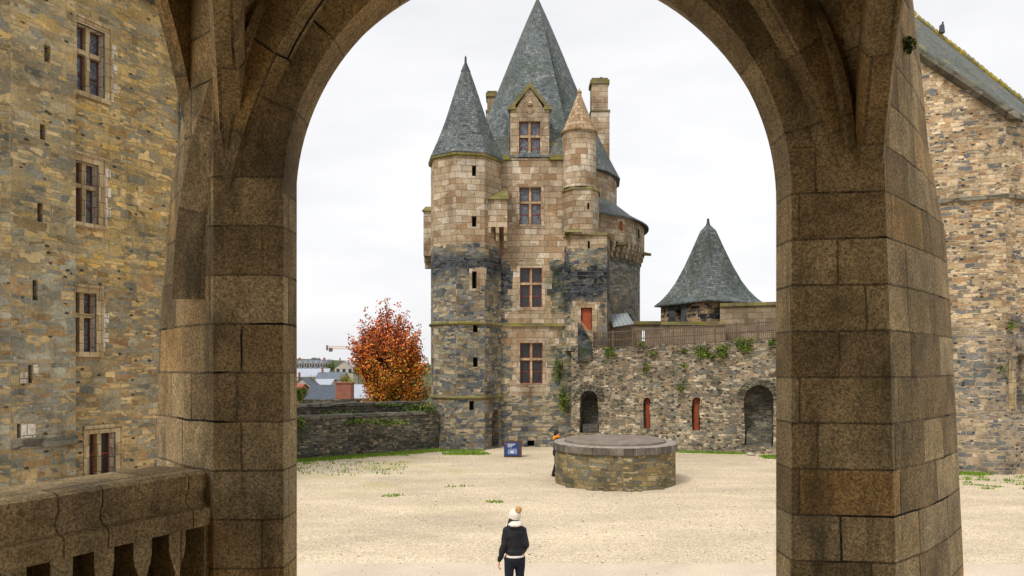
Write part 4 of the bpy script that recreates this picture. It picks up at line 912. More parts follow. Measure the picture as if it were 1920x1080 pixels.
def rpts(dx, ex=0): return [(1.415, 4.0), (1.415, 3.78), (XX(1672, 3.7) + dx * .5, 3.72), (XX(1715, 3.95) + dx, 3.95), (XX(1757, 4.25) + dx + ex * .5, 4.25), (XX(1785, 4.6) + dx + ex, 4.6), (XX(1785, 4.6) + dx + ex, 5.1), (1.95, 5.1), (1.44, 4.06)]
def zz_(y): return HC + (HY - y) / F * 4.3
lv = [(0, rpts(.12)), (zz_(1080), rpts(.07)), (zz_(620), rpts(0)), (zz_(425), rpts(-.04)), (zz_(425) + .0, rpts(-.04)), (zz_(250), rpts(-.07, -.075)), (zz_(90), rpts(-.09, -.1)), (TOPZ, rpts(-.12, -.16))]
pillar(rpts(0)[::-1], 0, 0, 'arcR', [(z, p[::-1]) for z, p in lv if True], ph=.1)
# arch ring and spandrel: section (extra radius, Y)
sec = [(.16, 4.35), (.0, 4.0), (.0, 3.78), (.03, 3.76), (.13, 3.72), (.145, 3.66), (.17, 3.65), (.26, 3.64), (.28, 3.60), (.32, 3.60), (.34, 3.65), (.42, 3.74), (.43, 3.82), (2.6, 3.82)]
mb = MB(); nseg = 72; a0, a1 = 0, 180
for k in range(nseg):
    A0, A1 = R(a0 + (a1 - a0) * k / nseg), R(a0 + (a1 - a0) * (k + 1) / nseg); acc = 0
    for i in range(len(sec) - 1):
        (e0, y0), (e1, y1) = sec[i], sec[i + 1]; ds = math.hypot(e1 - e0, y1 - y0)
        def pt(e, y, An): 
            y = 3.79 - (3.79 - y) * min(1, max(0, (math.sin(An) - .04) / .5)) ** .8 if y < 3.77 else y; r = AR_ + e; x = AX - r * math.cos(An); z = AZ + r * math.sin(An)
            if math.sin(An) < 0: x = AX - r * (1 if math.cos(An) > 0 else -1); z = AZ + R(1) * 0 + math.sin(An) * 3
            x = min(max(x, -1.45), 1.84); return (x, y, min(z, TOPZ))
        q = [pt(e0, y0, A1), pt(e0, y0, A0), pt(e1, y1, A0), pt(e1, y1, A1)]
        mb.face(q, 0, [(acc, A1 * 1.3), (acc, A0 * 1.3), (acc + ds, A0 * 1.3), (acc + ds, A1 * 1.3)]); acc += ds
mb.build('arch', M['archst'] if 'archst' in M else M.setdefault('archst', granite('arch_granite_shaded', .8, .6, .42)), AR)  # pillar granite in a darker tone, shade of the upper arcade painted in
# vault ribs and webs
def curve_pts(base, dirv, a, b, z0, n=20, amax=1.0): 
    o = []
    for k in range(n + 1):
        t_ = math.sin(math.pi / 2 * k / n) ** 1 ; ang = math.pi / 2 * k / n * amax
        h = a * (1 - math.cos(ang)); o.append(Vector((base[0] + dirv[0] * h, base[1] + dirv[1] * h, z0 + b * math.sin(ang))))
    return o
def sweep_rib(pts, w=.17, h=.3, nose=.05, name='rib', side=None):
    mb = MB(); rings = []; d = Vector((pts[-1].x - pts[0].x, pts[-1].y - pts[0].y, 0)).normalized(); sd_ = Vector((-d.y, d.x, 0)); acc = 0; us = []
    for i, p in enumerate(pts):
        t_ = (pts[min(i + 1, len(pts) - 1)] - pts[max(0, i - 1)]).normalized(); up_ = sd_.cross(t_)   # points outward (away from opening)
        if up_.dot(d) > 0: up_ = -up_
        sec_ = [(-w / 2, h), (-w / 2, h * .45), (-nose * 1.5, h * .3), (-nose, 0), (nose, 0), (nose * 1.5, h * .3), (w / 2, h * .45), (w / 2, h)]
        rings.append([p + sd_ * a + up_ * b for a, b in sec_])
        if i: acc += (pts[i] - pts[i - 1]).length
        us.append(acc)
    for i in range(len(pts) - 1):
        for k in range(7): mb.face([rings[i][k], rings[i][k + 1], rings[i + 1][k + 1], rings[i + 1][k]], 0, [(k * .08, us[i]), (k * .08 + .08, us[i]), (k * .08 + .08, us[i + 1]), (k * .08, us[i + 1])])
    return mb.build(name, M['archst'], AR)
ribL = curve_pts((-1.47, 3.84), (.89, -.46), 1.5, 1.75, HC + .35); ribR = curve_pts((1.72, 3.84), (-.89, -.46), 1.5, 1.75, HC + .35)
sweep_rib(ribL); sweep_rib(ribR)
rib2L = curve_pts((-1.50, 4.02), (.30, -.95), 1.9, 1.7, HC + .3); rib2R = curve_pts((1.84, 3.88), (-.30, -.95), 1.9, 1.7, HC + .3)
sweep_rib(rib2L, .15, .28); sweep_rib(rib2R, .15, .28)
sideL = curve_pts((-1.61, 4.06), (-D[0], -D[1]), 1.25, 2.7, HC + .09, 24); sideR = curve_pts((1.79, 3.98), (D[0], -D[1]), 1.25, 2.9, HC + .3, 24)
def side_arch(pts, s):
    mb = MB(); out = Vector((-.9 * s, .437, 0)) * .3; n = len(pts)
    for i in range(n - 1):
        a_, b_ = pts[i], pts[i + 1]; up_ = Vector((s * .437, .9, 0)) * .30 + Vector((0, 0, .2))
        q0, q1 = a_, b_; 
        r = [[p, p + out * .1 - up_ * .0, p + out * .30, p + out * .34 + up_ * .25] for p in (a_, b_)]
        for k in range(3): 
            f_ = [r[0][k], r[0][k + 1], r[1][k + 1], r[1][k]]; mb.face(f_ if s < 0 else f_[::-1], 0, [(k * .2, i * .1), (k * .2 + .2, i * .1), (k * .2 + .2, i * .1 + .1), (k * .2, i * .1 + .1)])
        # inner face, filled back to the pillar
        f_ = [a_, b_, Vector((pts[0].x + s * .3, pts[0].y + .0, b_.z)) if False else b_ + up_, a_ + up_]; mb.face(f_ if s > 0 else f_[::-1])
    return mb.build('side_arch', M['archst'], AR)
side_arch(sideL, 1); side_arch(sideR, -1)
def web(c0, c1, nm='vault_web'):
    mb = MB(); n = len(c0) - 1; m_ = len(c1) - 1
    for i in range(n):
        a_, b_ = c0[i], c0[i + 1]; c_, d_ = c1[min(m_, round(i * m_ / n))], c1[min(m_, round((i + 1) * m_ / n))]
        for j in range(4):
            f0, f1 = j / 4, (j + 1) / 4; bow = lambda f: Vector((0, 0, .12 * math.sin(math.pi * f)))
            mb.face([a_.lerp(c_, f0) + bow(f0), a_.lerp(c_, f1) + bow(f1), b_.lerp(d_, f1) + bow(f1), b_.lerp(d_, f0) + bow(f0)])
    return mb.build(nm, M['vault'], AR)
def off(c, z=.22): return [p + Vector((0, 0, z)) for p in c]
frL = [Vector((max(-1.44, AX - (AR_ + .42) * math.cos(R(90 * k / 20))), 3.79, AZ + (AR_ + .42) * math.sin(R(90 * k / 20)))) for k in range(21)]
frR = [Vector((2 * AX - p.x, p.y, p.z)) for p in frL]
web(frL, off(ribL)); web(frR, off(ribR)); web(off(ribL), off(rib2L)); web(off(ribR), off(rib2R)); web(off(rib2L), [p + Vector((.0, .25, .25)) for p in sideL]); web(off(rib2R), [p + Vector((0, .25, .25)) for p in sideR])
# roof mass, back wall and floor of the loggia
mb = MB(); mb.box((-3.4, -3.2, HC + 2.35), (3.8, 3.7, HC + 2.6)); mb.build('unseen_ceiling', M['vault'], AR)  # never in view; set low and wide to keep daylight off the arcade
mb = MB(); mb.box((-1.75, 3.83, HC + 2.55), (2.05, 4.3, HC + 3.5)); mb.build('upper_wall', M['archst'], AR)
mb = MB(); mb.box((-5.5, -3.6, 0), (6, -3.2, HC + 3.5)); mb.build('back_wall', M['arc'], AR)
mb = MB(); mb.prism([(-3.4, -3.2), (3.8, -3.2), (2.0, 3.9), (-1.6, 3.9)], 0, FZ); mb.build('floor', M['arcR'], AR)
# little green fern on the right pillar
def leaf_clump(c, r, n, size, rnd, mb=None, flat=.6, mats=3):
    mb = mb or MB()
    for i in range(n):
        d = Vector((rnd.gauss(0, 1), rnd.gauss(0, 1), rnd.gauss(0, 1))); d.normalize(); q = rnd.random() ** .5
        p = Vector(c) + Vector((d.x * r[0], d.y * r[1], d.z * r[2])) * q
        a_ = Vector((rnd.uniform(-1, 1), rnd.uniform(-1, 1), rnd.uniform(-.8, .8))).normalized() * size * rnd.uniform(.6, 1.3); b_ = a_.cross(Vector((rnd.uniform(-1, 1), rnd.uniform(-1, 1), rnd.uniform(-1, 1)))).normalized() * size * flat * rnd.uniform(.6, 1.1)
        mb.face([p - a_, p + b_ * .8, p + a_, p - b_ * .8], rnd.randrange(mats))
    return mb
def leafmat(nm, c, k=.85):
    t = NT(nm); t.b.inputs['Roughness'].default_value = .65; g_ = t.mr(t.noise(t.pos(), 3, 4), .3, .7, .7, 1.3); base = tuple(v * k for v in lin(c))
    t.b.inputs['Transmission Weight'].default_value = 0
    return t.out(t.mix(1, base, t.comb(g_, g_, g_), 'MULTIPLY'))
GL = [leafmat('leaf_green', (92, 122, 46)), leafmat('leaf_dark', (58, 82, 36)), leafmat('leaf_yellow', (140, 152, 58))]
rnd = random.Random(3)
mb = leaf_clump(P(1702, 84, 4.05), (.04, .04, .05), 120, .018, rnd); tag(mb.build('fern_tuft', GL), 'small bright green fern growing high on the right pillar', 'plant')

# ------------------------------------------------------------------ balustrade
E0 = (-1.552, 3.80); LEN = 2.9
BA = thing('balustrade', 'moulded granite balustrade with shaped balusters running from the left pillar to the lower left corner', 'balustrade', (E0[0], E0[1], FZ))
BI = Vector((.9, -.437, 0))     # towards the loggia
def bp(t_, o_, z): return Vector((E0[0] - D[0] * t_, E0[1] - D[1] * t_, HC + z)) + BI * o_
prof = [(-.36, -.52), (-.34, -.515), (-.03, -.52), (.0, -.535), (.0, -.60), (-.012, -.625), (-.02, -.66), (.0, -.69), (.035, -.705), (.04, -.725), (.035, -.79), (-.3, -.79), (-.36, -.7)]
edges = [-.0, .115, .57, 1.25, 2.1, LEN]
for i in range(len(edges) - 1):
    ta, tb = edges[i] + .003, edges[i + 1] - .003; mb = MB(); ns = max(1, int((tb - ta) / .06)); acc = [0]
    for k in range(1, len(prof)): acc.append(acc[-1] + math.hypot(prof[k][0] - prof[k - 1][0], prof[k][1] - prof[k - 1][1]))
    for s_ in range(ns):
        t0, t1 = ta + (tb - ta) * s_ / ns, ta + (tb - ta) * (s_ + 1) / ns
        for k in range(len(prof)):
            l = (k + 1) % len(prof); a_, b_ = prof[k], prof[l]; ac = acc[k]; ad = acc[l] if l else acc[k] + .18
            mb.face([bp(t0, *a_), bp(t1, *a_), bp(t1, *b_), bp(t0, *b_)][::-1], 0, [(t0, ad), (t1, ad), (t1, ac), (t0, ac)][::1])
    mb.face([bp(ta, *p) for p in prof]); mb.face([bp(tb, *p) for p in reversed(prof)])
    mb.displace(.004, 9); mb.build('handrail_block', M['rail'], BA)
def baluster(tc_, w=.095, half=0):
    mb = MB(); zt, zb = -.79, -1.6
    pr = [(0, .5), (-.075, .5), (-.115, .44), (-.15, .3), (-.19, .16), (-.26, .10), (-.42, .10), (-.52, .2), (-.6, .42), (-.66, .5), (-.81, .5)]
    for i in range(len(pr) - 1):
        (z0, h0), (z1, h1) = pr[i], pr[i + 1]; oi, oo = .015, -.15
        l0, l1 = (-h0 * w, -h1 * w) ; r0, r1 = h0 * w, h1 * w
        if half: r0 = r1 = w * .5
        A_ = [bp(tc_ + r0, oi, zt + z0), bp(tc_ + l0, oi, zt + z0), bp(tc_ + l1, oi, zt + z1), bp(tc_ + r1, oi, zt + z1)]
        B_ = [bp(tc_ + r0, oo, zt + z0), bp(tc_ + l0, oo, zt + z0), bp(tc_ + l1, oo, zt + z1), bp(tc_ + r1, oo, zt + z1)]
        mb.face(A_[::-1]); mb.face([A_[1], A_[2], B_[2], B_[1]]); mb.face([A_[3], A_[0], B_[0], B_[3]]); mb.face(B_)
    mb.build('baluster', M['rail'], BA)
mb = MB()
mb.prism([tuple(bp(t_, o_, 0))[:2] for t_, o_ in ((.035, -.15), (-.02, -.15), (-.02, .018), (.035, .018))], FZ, HC - .79)
mb.build('end_post', M['rail'], BA)
for k in range(14): baluster(.192 + .191 * k - .0)
mb = MB()
p4 = [tuple(bp(t_, o_, 0))[:2] for t_, o_ in ((LEN, -.17), (0, -.17), (0, -.24), (LEN, -.24))]; mb.prism(p4[::-1] if False else p4, FZ, HC - .8); mb.build('blind_panel', M['arc'], BA)
mb = MB(); p4 = [tuple(bp(t_, o_, 0))[:2] for t_, o_ in ((LEN, .05), (0, .05), (0, -.36), (LEN, -.36))]; mb.prism(p4, FZ - .5, FZ); mb.build('plinth', M['rail'], BA)

# ------------------------------------------------------------------ people
import bmesh
from mathutils import Matrix
def blob(name, shapes, vox, mat, parent, loc, rz=0, smooth=4, disp=None):
    """closed tapered limbs and ellipsoids fused into one continuous skin"""
    b = bmesh.new()
    for s_ in shapes:
        if s_[0] == 'e':
            _, c, r = s_[:3]; m_ = Matrix.Translation(c) @ (s_[3] if len(s_) > 3 else Matrix.Identity(4)) @ Matrix.Diagonal((*r, 1)); bmesh.ops.create_uvsphere(b, u_segments=20, v_segments=14, radius=1, matrix=m_)
        else:
            _, p, r = s_; p = [Vector(q) for q in p]
            for i in range(len(p)): bmesh.ops.create_uvsphere(b, u_segments=14, v_segments=10, radius=r[i], matrix=Matrix.Translation(p[i]))
            for i in range(len(p) - 1):
                d = p[i + 1] - p[i]; m_ = Matrix.Translation((p[i] + p[i + 1]) / 2) @ d.to_track_quat('Z', 'Y').to_matrix().to_4x4()
                bmesh.ops.create_cone(b, cap_ends=True, segments=14, radius1=r[i], radius2=r[i + 1], depth=d.length, matrix=m_)
    me = bpy.data.meshes.new(name + '_raw'); b.to_mesh(me); b.free(); o = bpy.data.objects.new(name, me); COL.objects.link(o)
    m1 = o.modifiers.new('r', 'REMESH'); m1.mode = 'VOXEL'; m1.voxel_size = vox
    m2 = o.modifiers.new('s', 'SMOOTH'); m2.iterations = smooth; m2.factor = .5
    dg = bpy.context.evaluated_depsgraph_get(); nm_ = bpy.data.meshes.new_from_object(o.evaluated_get(dg)); o.modifiers.clear(); o.data = nm_; nm_.name = name
    if disp:
        for v in nm_.vertices:
            v.co += mn.noise_vector(v.co * disp[1]) * disp[0]
    nm_.materials.clear(); nm_.materials.append(M[mat])
    for p_ in nm_.polygons: p_.use_smooth = True
    o.parent = parent; return o
M['skin'] = plain('skin', (206, 158, 132), .6, .06, 12); M['navy'] = plain('navy_trousers', (24, 28, 42), .9, .25, 20); M['blackj'] = plain('black_jacket', (25, 25, 31), .7, .35, 10); M['knit'] = plain('white_knit', (218, 210, 198), .95, .12, 60)
M['pomf'] = plain('tan_fur', (186, 142, 92), .95, .4, 70); M['hairb'] = plain('dark_brown_hair', (34, 24, 20), .6, .3, 40); M['boot'] = plain('black_boot', (20, 19, 20), .5, .1); M['orange'] = plain('orange_scarf', (226, 140, 24), .9, .15, 30); M['coat'] = plain('dark_blue_coat', (30, 34, 46), .85, .2, 15); M['grey'] = plain('grey_print', (120, 122, 128), .7, .05)
def hand(w, d, s_, side):
    """palm and five unequal curled fingers hanging from wrist w along d; side = direction of the thumb"""
    w = Vector(w); d = Vector(d).normalized(); side = Vector(side).normalized(); n_ = d.cross(side).normalized()
    o = [('e', w + d * .045 * s_, (.038 * s_, .018 * s_, .05 * s_), (Matrix((side, n_, d)).transposed()).to_4x4())]
    for k, (L, off_) in enumerate(((.070, .027), (.078, .009), (.073, -.009), (.058, -.026))):
        b0 = w + d * .085 * s_ + side * off_ * s_; b1 = b0 + (d * .9 + n_ * .35).normalized() * L * .45 * s_; b2 = b1 + (d * .55 + n_ * .8).normalized() * L * .32 * s_; b3 = b2 + (d * .2 + n_).normalized() * L * .25 * s_
        o.append(('t', [b0, b1, b2, b3], [.0095 * s_, .0088 * s_, .008 * s_, .0066 * s_]))
    t0 = w + d * .03 * s_ + side * .028 * s_; o.append(('t', [t0, t0 + (d * .7 + side * .7).normalized() * .035 * s_, t0 + (d * .95 + side * .45 + n_ * .4).normalized() * .065 * s_], [.012 * s_, .0105 * s_, .0085 * s_]))
    return o
def head(c, yaw, pitch, s_=1):
    """skull, face with nose, mouth, eyes and ears; local +Y is the way the face looks"""
    m_ = Matrix.Rotation(yaw, 4, 'Z') @ Matrix.Rotation(pitch, 4, 'X'); c = Vector(c)
    def q(x, y, z): return c + (m_ @ Vector((x * s_, y * s_, z * s_)))
    return [('e', q(0, -.01, .02), (.074 * s_, .092 * s_, .095 * s_), m_), ('e', q(0, .03, -.05), (.055 * s_, .058 * s_, .06 * s_), m_), ('t', [q(0, .088, .02), q(0, .112, -.022)], [.010, .015]), ('e', q(0, .082, -.058), (.024, .012, .009), m_),
            ('e', q(.076, 0, -.01), (.010, .02, .032), m_), ('e', q(-.076, 0, -.01), (.010, .02, .032), m_), ('e', q(.03, .078, .012), (.014, .01, .008), m_), ('e', q(-.03, .078, .012), (.014, .01, .008), m_)], q, m_
# woman in the foreground, seen from behind, looking up to her left
pa_ = thing('person', 'person seen from behind in a black jacket and white bobble hat walking across the gravel', 'person', (XX(965, 11.76), 11.76, 0), rz=R(12))
hd, q, m_ = head((-.005, .03, 1.545), R(18), R(14))
armL = [(-.135, .0, 1.345), (-.185, -.03, 1.10), (-.235, .03, .885)]; armR = [(.135, 0, 1.345), (.17, -.05, 1.11), (.135, .10, .95)]
legs = [[(-.085, .0, .90), (-.085, .03, .50), (-.10, -.06, .09)], [(.085, 0, .90), (.10, .06, .50), (.075, .16, .10)]]
sh_ = hd + [('t', [(0, .0, 1.36), (0, .02, 1.50)], [.058, .052]), ('e', (0, 0, 1.27), (.15, .09, .17)), ('e', (0, .0, 1.06), (.125, .085, .16)), ('e', (0, -.01, .93), (.15, .10, .13)), ('t', armL, [.048, .04, .027]), ('t', armR, [.048, .04, .027])]
for l in legs: sh_ += [('t', l, [.078, .052, .036]), ('e', (l[2][0], l[2][1] + .06, .05), (.04, .11, .04))]
sh_ += hand((-.238, .04, .865), (-.15, .12, -1), 1.0, (.15, 1, .1)) + hand((.13, .12, .94), (-.5, .6, -.5), .95, (.2, .6, .8))
blob('body', sh_, .007, 'skin', pa_, 0)
tr = [('e', (0, -.012, .91), (.152, .112, .13))]
for l in legs: tr.append(('t', [l[0], l[1], (l[2][0], l[2][1], .16)], [.088, .064, .05]))
blob('trousers', tr, .012, 'navy', pa_, 0, disp=(.006, 12))
jk = [('e', (0, .0, 1.28), (.158, .115, .15)), ('e', (0, -.005, 1.14), (.148, .112, .22)), ('e', (0, -.01, 1.02), (.155, .12, .10)), ('t', [(-.12, 0, 1.365), armL[0], armL[1], armL[2]], [.05, .058, .052, .04]), ('t', [(.12, 0, 1.365), armR[0], armR[1], armR[2]], [.05, .058, .052, .04]), ('e', (0, -.03, 1.395), (.11, .085, .055))]
jo = blob('jacket', jk, .010, 'blackj', pa_, 0, smooth=3, disp=(.014, 11))
mb = MB()
for k in range(3): mb.box((-.302 + k * .012, -.04, 1.155 - k * .004), (-.294 + k * .012, -.03, 1.175 - k * .004))
blob('hem', [('e', (0, -.014, .945), (.156, .12, .035))], .01, 'knit', pa_, 0)
blob('sleeve_print', [('t', [(-.262, -.062, 1.18), (-.245, -.075, 1.19)], [.006, .006])], .003, 'grey', pa_, 0, smooth=1)
blob('hood', [('e', (0, -.035, 1.445), (.115, .105, .038)), ('e', (.02, -.02, 1.475), (.10, .09, .032)), ('e', (-.11, .05, 1.33), (.03, .05, .13))], .009, 'knit', pa_, 0, disp=(.006, 25))
blob('hair', [('t', [q(-.06, -.02, -.02), q(-.085, -.02, -.10), (-.12, -.0, 1.38)], [.035, .03, .018]), ('e', q(0, -.05, -.03), (.07, .055, .06))], .008, 'hairb', pa_, 0)
ht = blob('bobble_hat', [('e', q(0, -.018, .055), (.094, .105, .092), m_), ('e', q(0, -.012, .012), (.097, .108, .034), m_)], .007, 'knit', pa_, 0, disp=(.004, 40))
po_ = blob('pompon', [('e', q(.02, -.075, .155), (.052, .05, .055))], .007, 'pomf', pa_, 0, disp=(.012, 45)); po_.parent = ht
for l in legs: blob('boot', [('t', [(l[2][0], l[2][1], .22), (l[2][0], l[2][1], .07)], [.056, .05]), ('e', (l[2][0], l[2][1] + .06, .05), (.05, .135, .048))], .01, 'boot', pa_, 0)
# visitor half hidden behind the well
pb_ = thing('person', 'person with dark hair and orange scarf standing half hidden behind the well', 'person', (XX(1043.5, 26.9), 26.9, 0))
hd, q, m_ = head((.02, .0, 1.52), R(-80), R(-10))
aL = [(.0, -.17, 1.34), (.03, -.2, 1.08), (.22, -.16, 1.0)]; aR = [(.0, .17, 1.34), (.03, .2, 1.08), (.22, .16, 1.0)]
lg = [[(0, -.085, .88), (-.02, -.09, .48), (-.12, -.09, .09)], [(0, .085, .88), (.08, .09, .49), (.08, .09, .09)]]
sh_ = hd + [('t', [(0, 0, 1.34), (.01, 0, 1.48)], [.058, .052]), ('e', (0, 0, 1.25), (.095, .16, .17)), ('e', (0, 0, 1.03), (.09, .135, .16)), ('e', (0, 0, .92), (.10, .15, .13)), ('t', aL, [.05, .04, .028]), ('t', aR, [.05, .04, .028])]
for l in lg: sh_ += [('t', l, [.08, .055, .038]), ('e', (l[2][0] + .06, l[2][1], .05), (.11, .04, .04))]
sh_ += hand((.24, -.16, 1.0), (1, 0, -.3), 1, (0, 1, .2)) + hand((.24, .16, 1.0), (1, 0, -.3), 1, (0, -1, .2))
blob('body', sh_, .008, 'skin', pb_, 0)
blob('coat', [('e', (0, 0, 1.26), (.13, .19, .17)), ('e', (0, 0, 1.05), (.125, .17, .2)), ('e', (-.01, 0, .85), (.135, .18, .16)), ('t', aL, [.072, .06, .045]), ('t', aR, [.072, .06, .045])], .012, 'coat', pb_, 0, disp=(.008, 12))
blob('trousers', [('t', [l[0], l[1], (l[2][0], l[2][1], .14)], [.09, .064, .05]) for l in lg], .012, 'navy', pb_, 0)
blob('scarf', [('e', (.0, 0, 1.42), (.125, .15, .06)), ('e', (-.05, 0, 1.36), (.09, .12, .08))], .01, 'orange', pb_, 0, disp=(.01, 20))
blob('hair', [('e', q(0, -.03, .035), (.088, .1, .095), m_), ('e', q(0, -.07, -.03), (.06, .05, .07), m_)], .009, 'hairb', pb_, 0, disp=(.006, 30))
for l in lg: blob('boot', [('t', [(l[2][0], l[2][1], .16), (l[2][0], l[2][1], .07)], [.052, .05]), ('e', (l[2][0] + .05, l[2][1], .05), (.13, .05, .048))], .01, 'boot', pb_, 0)

# ------------------------------------------------------------------ autumn tree
def tree(nm, label, cx, cy, zg, zlo, zt, rx, leaf_mats, nbr, nleaf, size, grp=None, trunk=.22, pick=None, seed=1, up=.75):
    r = random.Random(seed); T = thing(nm, label, 'tree', (cx, cy, zg), grp); tk = MB(); lf = MB(); zc = (zlo + zt) / 2
    tk.tube([(cx, cy, zg), (cx + .05, cy, zlo), (cx, cy, zc), (cx - .05, cy, zc + (zt - zc) * .6)], [trunk, trunk * .8, trunk * .5, trunk * .15], 8)
    for i in range(nbr):
        th = r.uniform(0, 2 * math.pi); hh = r.random(); z0 = zlo - .3 + (zt - zlo) * .55 * hh
        # target point on a dome-like shell
        e_ = math.asin(r.uniform(-.75, 1)); a3 = mn.noise(Vector((math.cos(th) * 1.3, math.sin(th) * 1.3, e_ * 1.6 + seed))); q = r.uniform(.7, 1.0) * (1 + .48 * a3)
        wd = (1 if e_ > 0 else 1.0 - .25 * (-e_)); tip = Vector((cx + rx * math.cos(e_) * math.cos(th) * q * wd, cy + rx * math.cos(e_) * math.sin(th) * q * wd, zc - .05 * (zt - zlo) + (zt - zlo) * .52 * math.sin(e_) * q))
        st_ = Vector((cx, cy, min(z0, tip.z - .2 if tip.z > zlo + .5 else zlo))); mid = st_.lerp(tip, .5) - Vector((0, 0, (tip - st_).length * .07))
        if i < nbr * .45: tk.tube([st_, mid, tip], [trunk * .3, trunk * .15, .015], 5, cap=False)
        ax = (tip - mid).normalized() + Vector((0, 0, up)); ax.normalize(); n = int(nleaf * r.uniform(.6, 1.3))
        for k in range(n):
            f_ = r.uniform(.25, 1.1); c = mid.lerp(tip, min(f_, 1)) + ax * max(0, f_ - .9) * 1.6 + Vector((r.gauss(0, 1), r.gauss(0, 1), r.gauss(0, 1))) * (.13 + .26 * (1 - min(1, f_))) * rx * .32
            a_ = Vector((r.uniform(-1, 1), r.uniform(-1, 1), r.uniform(-1, 1))).normalized() * size * r.uniform(.6, 1.3); b_ = a_.cross(Vector((r.uniform(-1, 1), r.uniform(-1, 1), r.uniform(-1, 1)))).normalized() * size * .75
            mi = pick(c, r, i) if pick else r.randrange(len(leaf_mats)); lf.face([c - a_, c + b_, c + a_, c - b_], mi)
    tk.build('trunk', M['bark'], T); lf.build('crown', leaf_mats, T); return T
M['bark'] = plain('bark', (62, 50, 44), .9, .3, 6)
AL = [leafmat('leaf_red', (192, 80, 40), 1.15), leafmat('leaf_purple', (122, 60, 52), 1.0), leafmat('leaf_orange', (218, 122, 42), 1.3), leafmat('leaf_ochre', (196, 146, 50), 1.2), leafmat('leaf_brown', (150, 98, 46), 1.1), leafmat('leaf_olive', (140, 136, 48), 1.1)]
TY = 50.; tx = XX(733, TY); tlo, ttop = ZZ(792, TY), ZZ(566, TY)
def pick(c, r, i):
    q = (c.z - tlo) / (ttop - tlo) + r.gauss(0, .12) + (.18 if (i * 7) % 5 == 0 else 0) + .05 * (tx - c.x)
    if q > .78: return r.choice([0, 1, 1, 4, 0, 2])
    if q > .5: return r.choice([0, 2, 4, 4, 2, 1])
    return r.choice([2, 3, 4, 4, 3, 5, 2])
tree('autumn_tree', 'large round autumn tree with red, orange and brown leaves beside the tower', tx, TY, -6, tlo, ttop, 2.85, AL, 300, 84, .076, pick=pick, seed=5, up=1.1, trunk=.3)

# ------------------------------------------------------------------ town beyond the walls
def house(px0, px1, ye, yr, yb, Y, wallc, roofc, label, nd=0, dep=6, chim=1, wins=2, gable=False):
    x0, x1 = XX(px0, Y), XX(px1, Y); ze, zr, zb = ZZ(ye, Y), ZZ(yr, Y), ZZ(yb, Y) - 3
    zb = min(zb, gh((x0 + x1) / 2, Y)) - .5
    T = thing('town_house', label, 'house', ((x0 + x1) / 2, Y, zb), 'houses of the town beyond the walls'); mb = MB(); 
    if gable:
        mb.box((x0, Y, zb), (x1, Y + dep, ze)); xm = (x0 + x1) / 2; mb.face([(x0, Y, ze), (x1, Y, ze), (xm, Y, zr)]); mb.face([(x1, Y + dep, ze), (x0, Y + dep, ze), (xm, Y + dep, zr)]); mb.build('wall', M[wallc], T)
        mb = MB(); o_ = .25
        mb.face([(xm, Y - o_, zr + .05), (xm, Y + dep, zr + .05), (x0 - o_, Y + dep, ze - .2), (x0 - o_, Y - o_, ze - .2)]); mb.face([(xm, Y + dep, zr + .05), (xm, Y - o_, zr + .05), (x1 + o_, Y - o_, ze - .2), (x1 + o_, Y + dep, ze - .2)])
    else:
        mb.box((x0, Y, zb), (x1, Y + dep, ze)); 
        for x_ in (x0, x1): mb.face([(x_, Y, ze), (x_, Y + dep, ze), (x_, Y + dep / 2, zr)])
        mb.build('wall', M[wallc], T); mb = MB(); o_ = .2
        mb.face([(x0 - o_, Y - o_, ze - .1), (x1 + o_, Y - o_, ze - .1), (x1 + o_, Y + dep / 2, zr), (x0 - o_, Y + dep / 2, zr)]); mb.face([(x1 + o_, Y + dep + o_, ze - .1), (x0 - o_, Y + dep + o_, ze - .1), (x0 - o_, Y + dep / 2, zr), (x1 + o_, Y + dep / 2, zr)])
    rf = mb.build('roof', M[roofc], T)
    w = x1 - x0
    for k in range(nd):
        xc = x0 + w * (k + .5) / nd; dw = w / nd * .22; z = ze + (zr - ze) * .12; hh = (zr - ze) * .55; mb = MB(); mb.box((xc - dw, Y + .1, z), (xc + dw, Y + 2.5, z + hh)); mb.face([(xc - dw, Y + .1, z + hh), (xc + dw, Y + .1, z + hh), (xc, Y + .1, z + hh * 1.5)])
        mb.box((xc - dw * .6, Y + .05, z + hh * .15), (xc + dw * .6, Y + .09, z + hh * .9), 1); mb.build('dormer', [M['render'], M['glassd']], rf)
    for k in range(chim):
        xc = x0 + w * (.12 if k == 0 else .8); mb = MB(); mb.box((xc - w * .025, Y + dep / 2 - .4, zr - .6), (xc + w * .025, Y + dep / 2 + .4, zr + .9)); mb.build('chimney', M['brick'], T)
    for k in range(wins):
        xc = x0 + w * (k + .5) / wins; ws = min(.5, w / wins * .25); mb = MB(); mb.box((xc - ws, Y - .04, ze - 2.0), (xc + ws, Y - .003, ze - .6)); mb.build('window', M['glassd'], T)
M['render'] = plain('pale_render', (176, 168, 156), .9, .1, 1); M['render2'] = plain('grey_render', (150, 146, 140), .9, .12, 1); M['brick'] = plain('red_brick', (150, 96, 78), .9, .2, 3)
M['troof'] = plain('town_slate', (96, 104, 116), .6, .15, 2); M['troof2'] = plain('pale_roof', (160, 166, 176), .55, .1, 2); M['troof3'] = plain('dark_slate', (72, 80, 90), .6, .2, 3); M['rtile'] = plain('clay_tile', (150, 86, 66), .8, .2, 3)
house(548, 617, 692, 674, 712, 330, 'render', 'troof', 'long pale house with many dormers in its slate roof, farthest on the hill', 7, 9, 2, 9)
house(540, 612, 706, 691, 716, 215, 'render', 'troof2', 'wide house with a pale blue-grey roof below the dormered house', 0, 8, 0, 4)
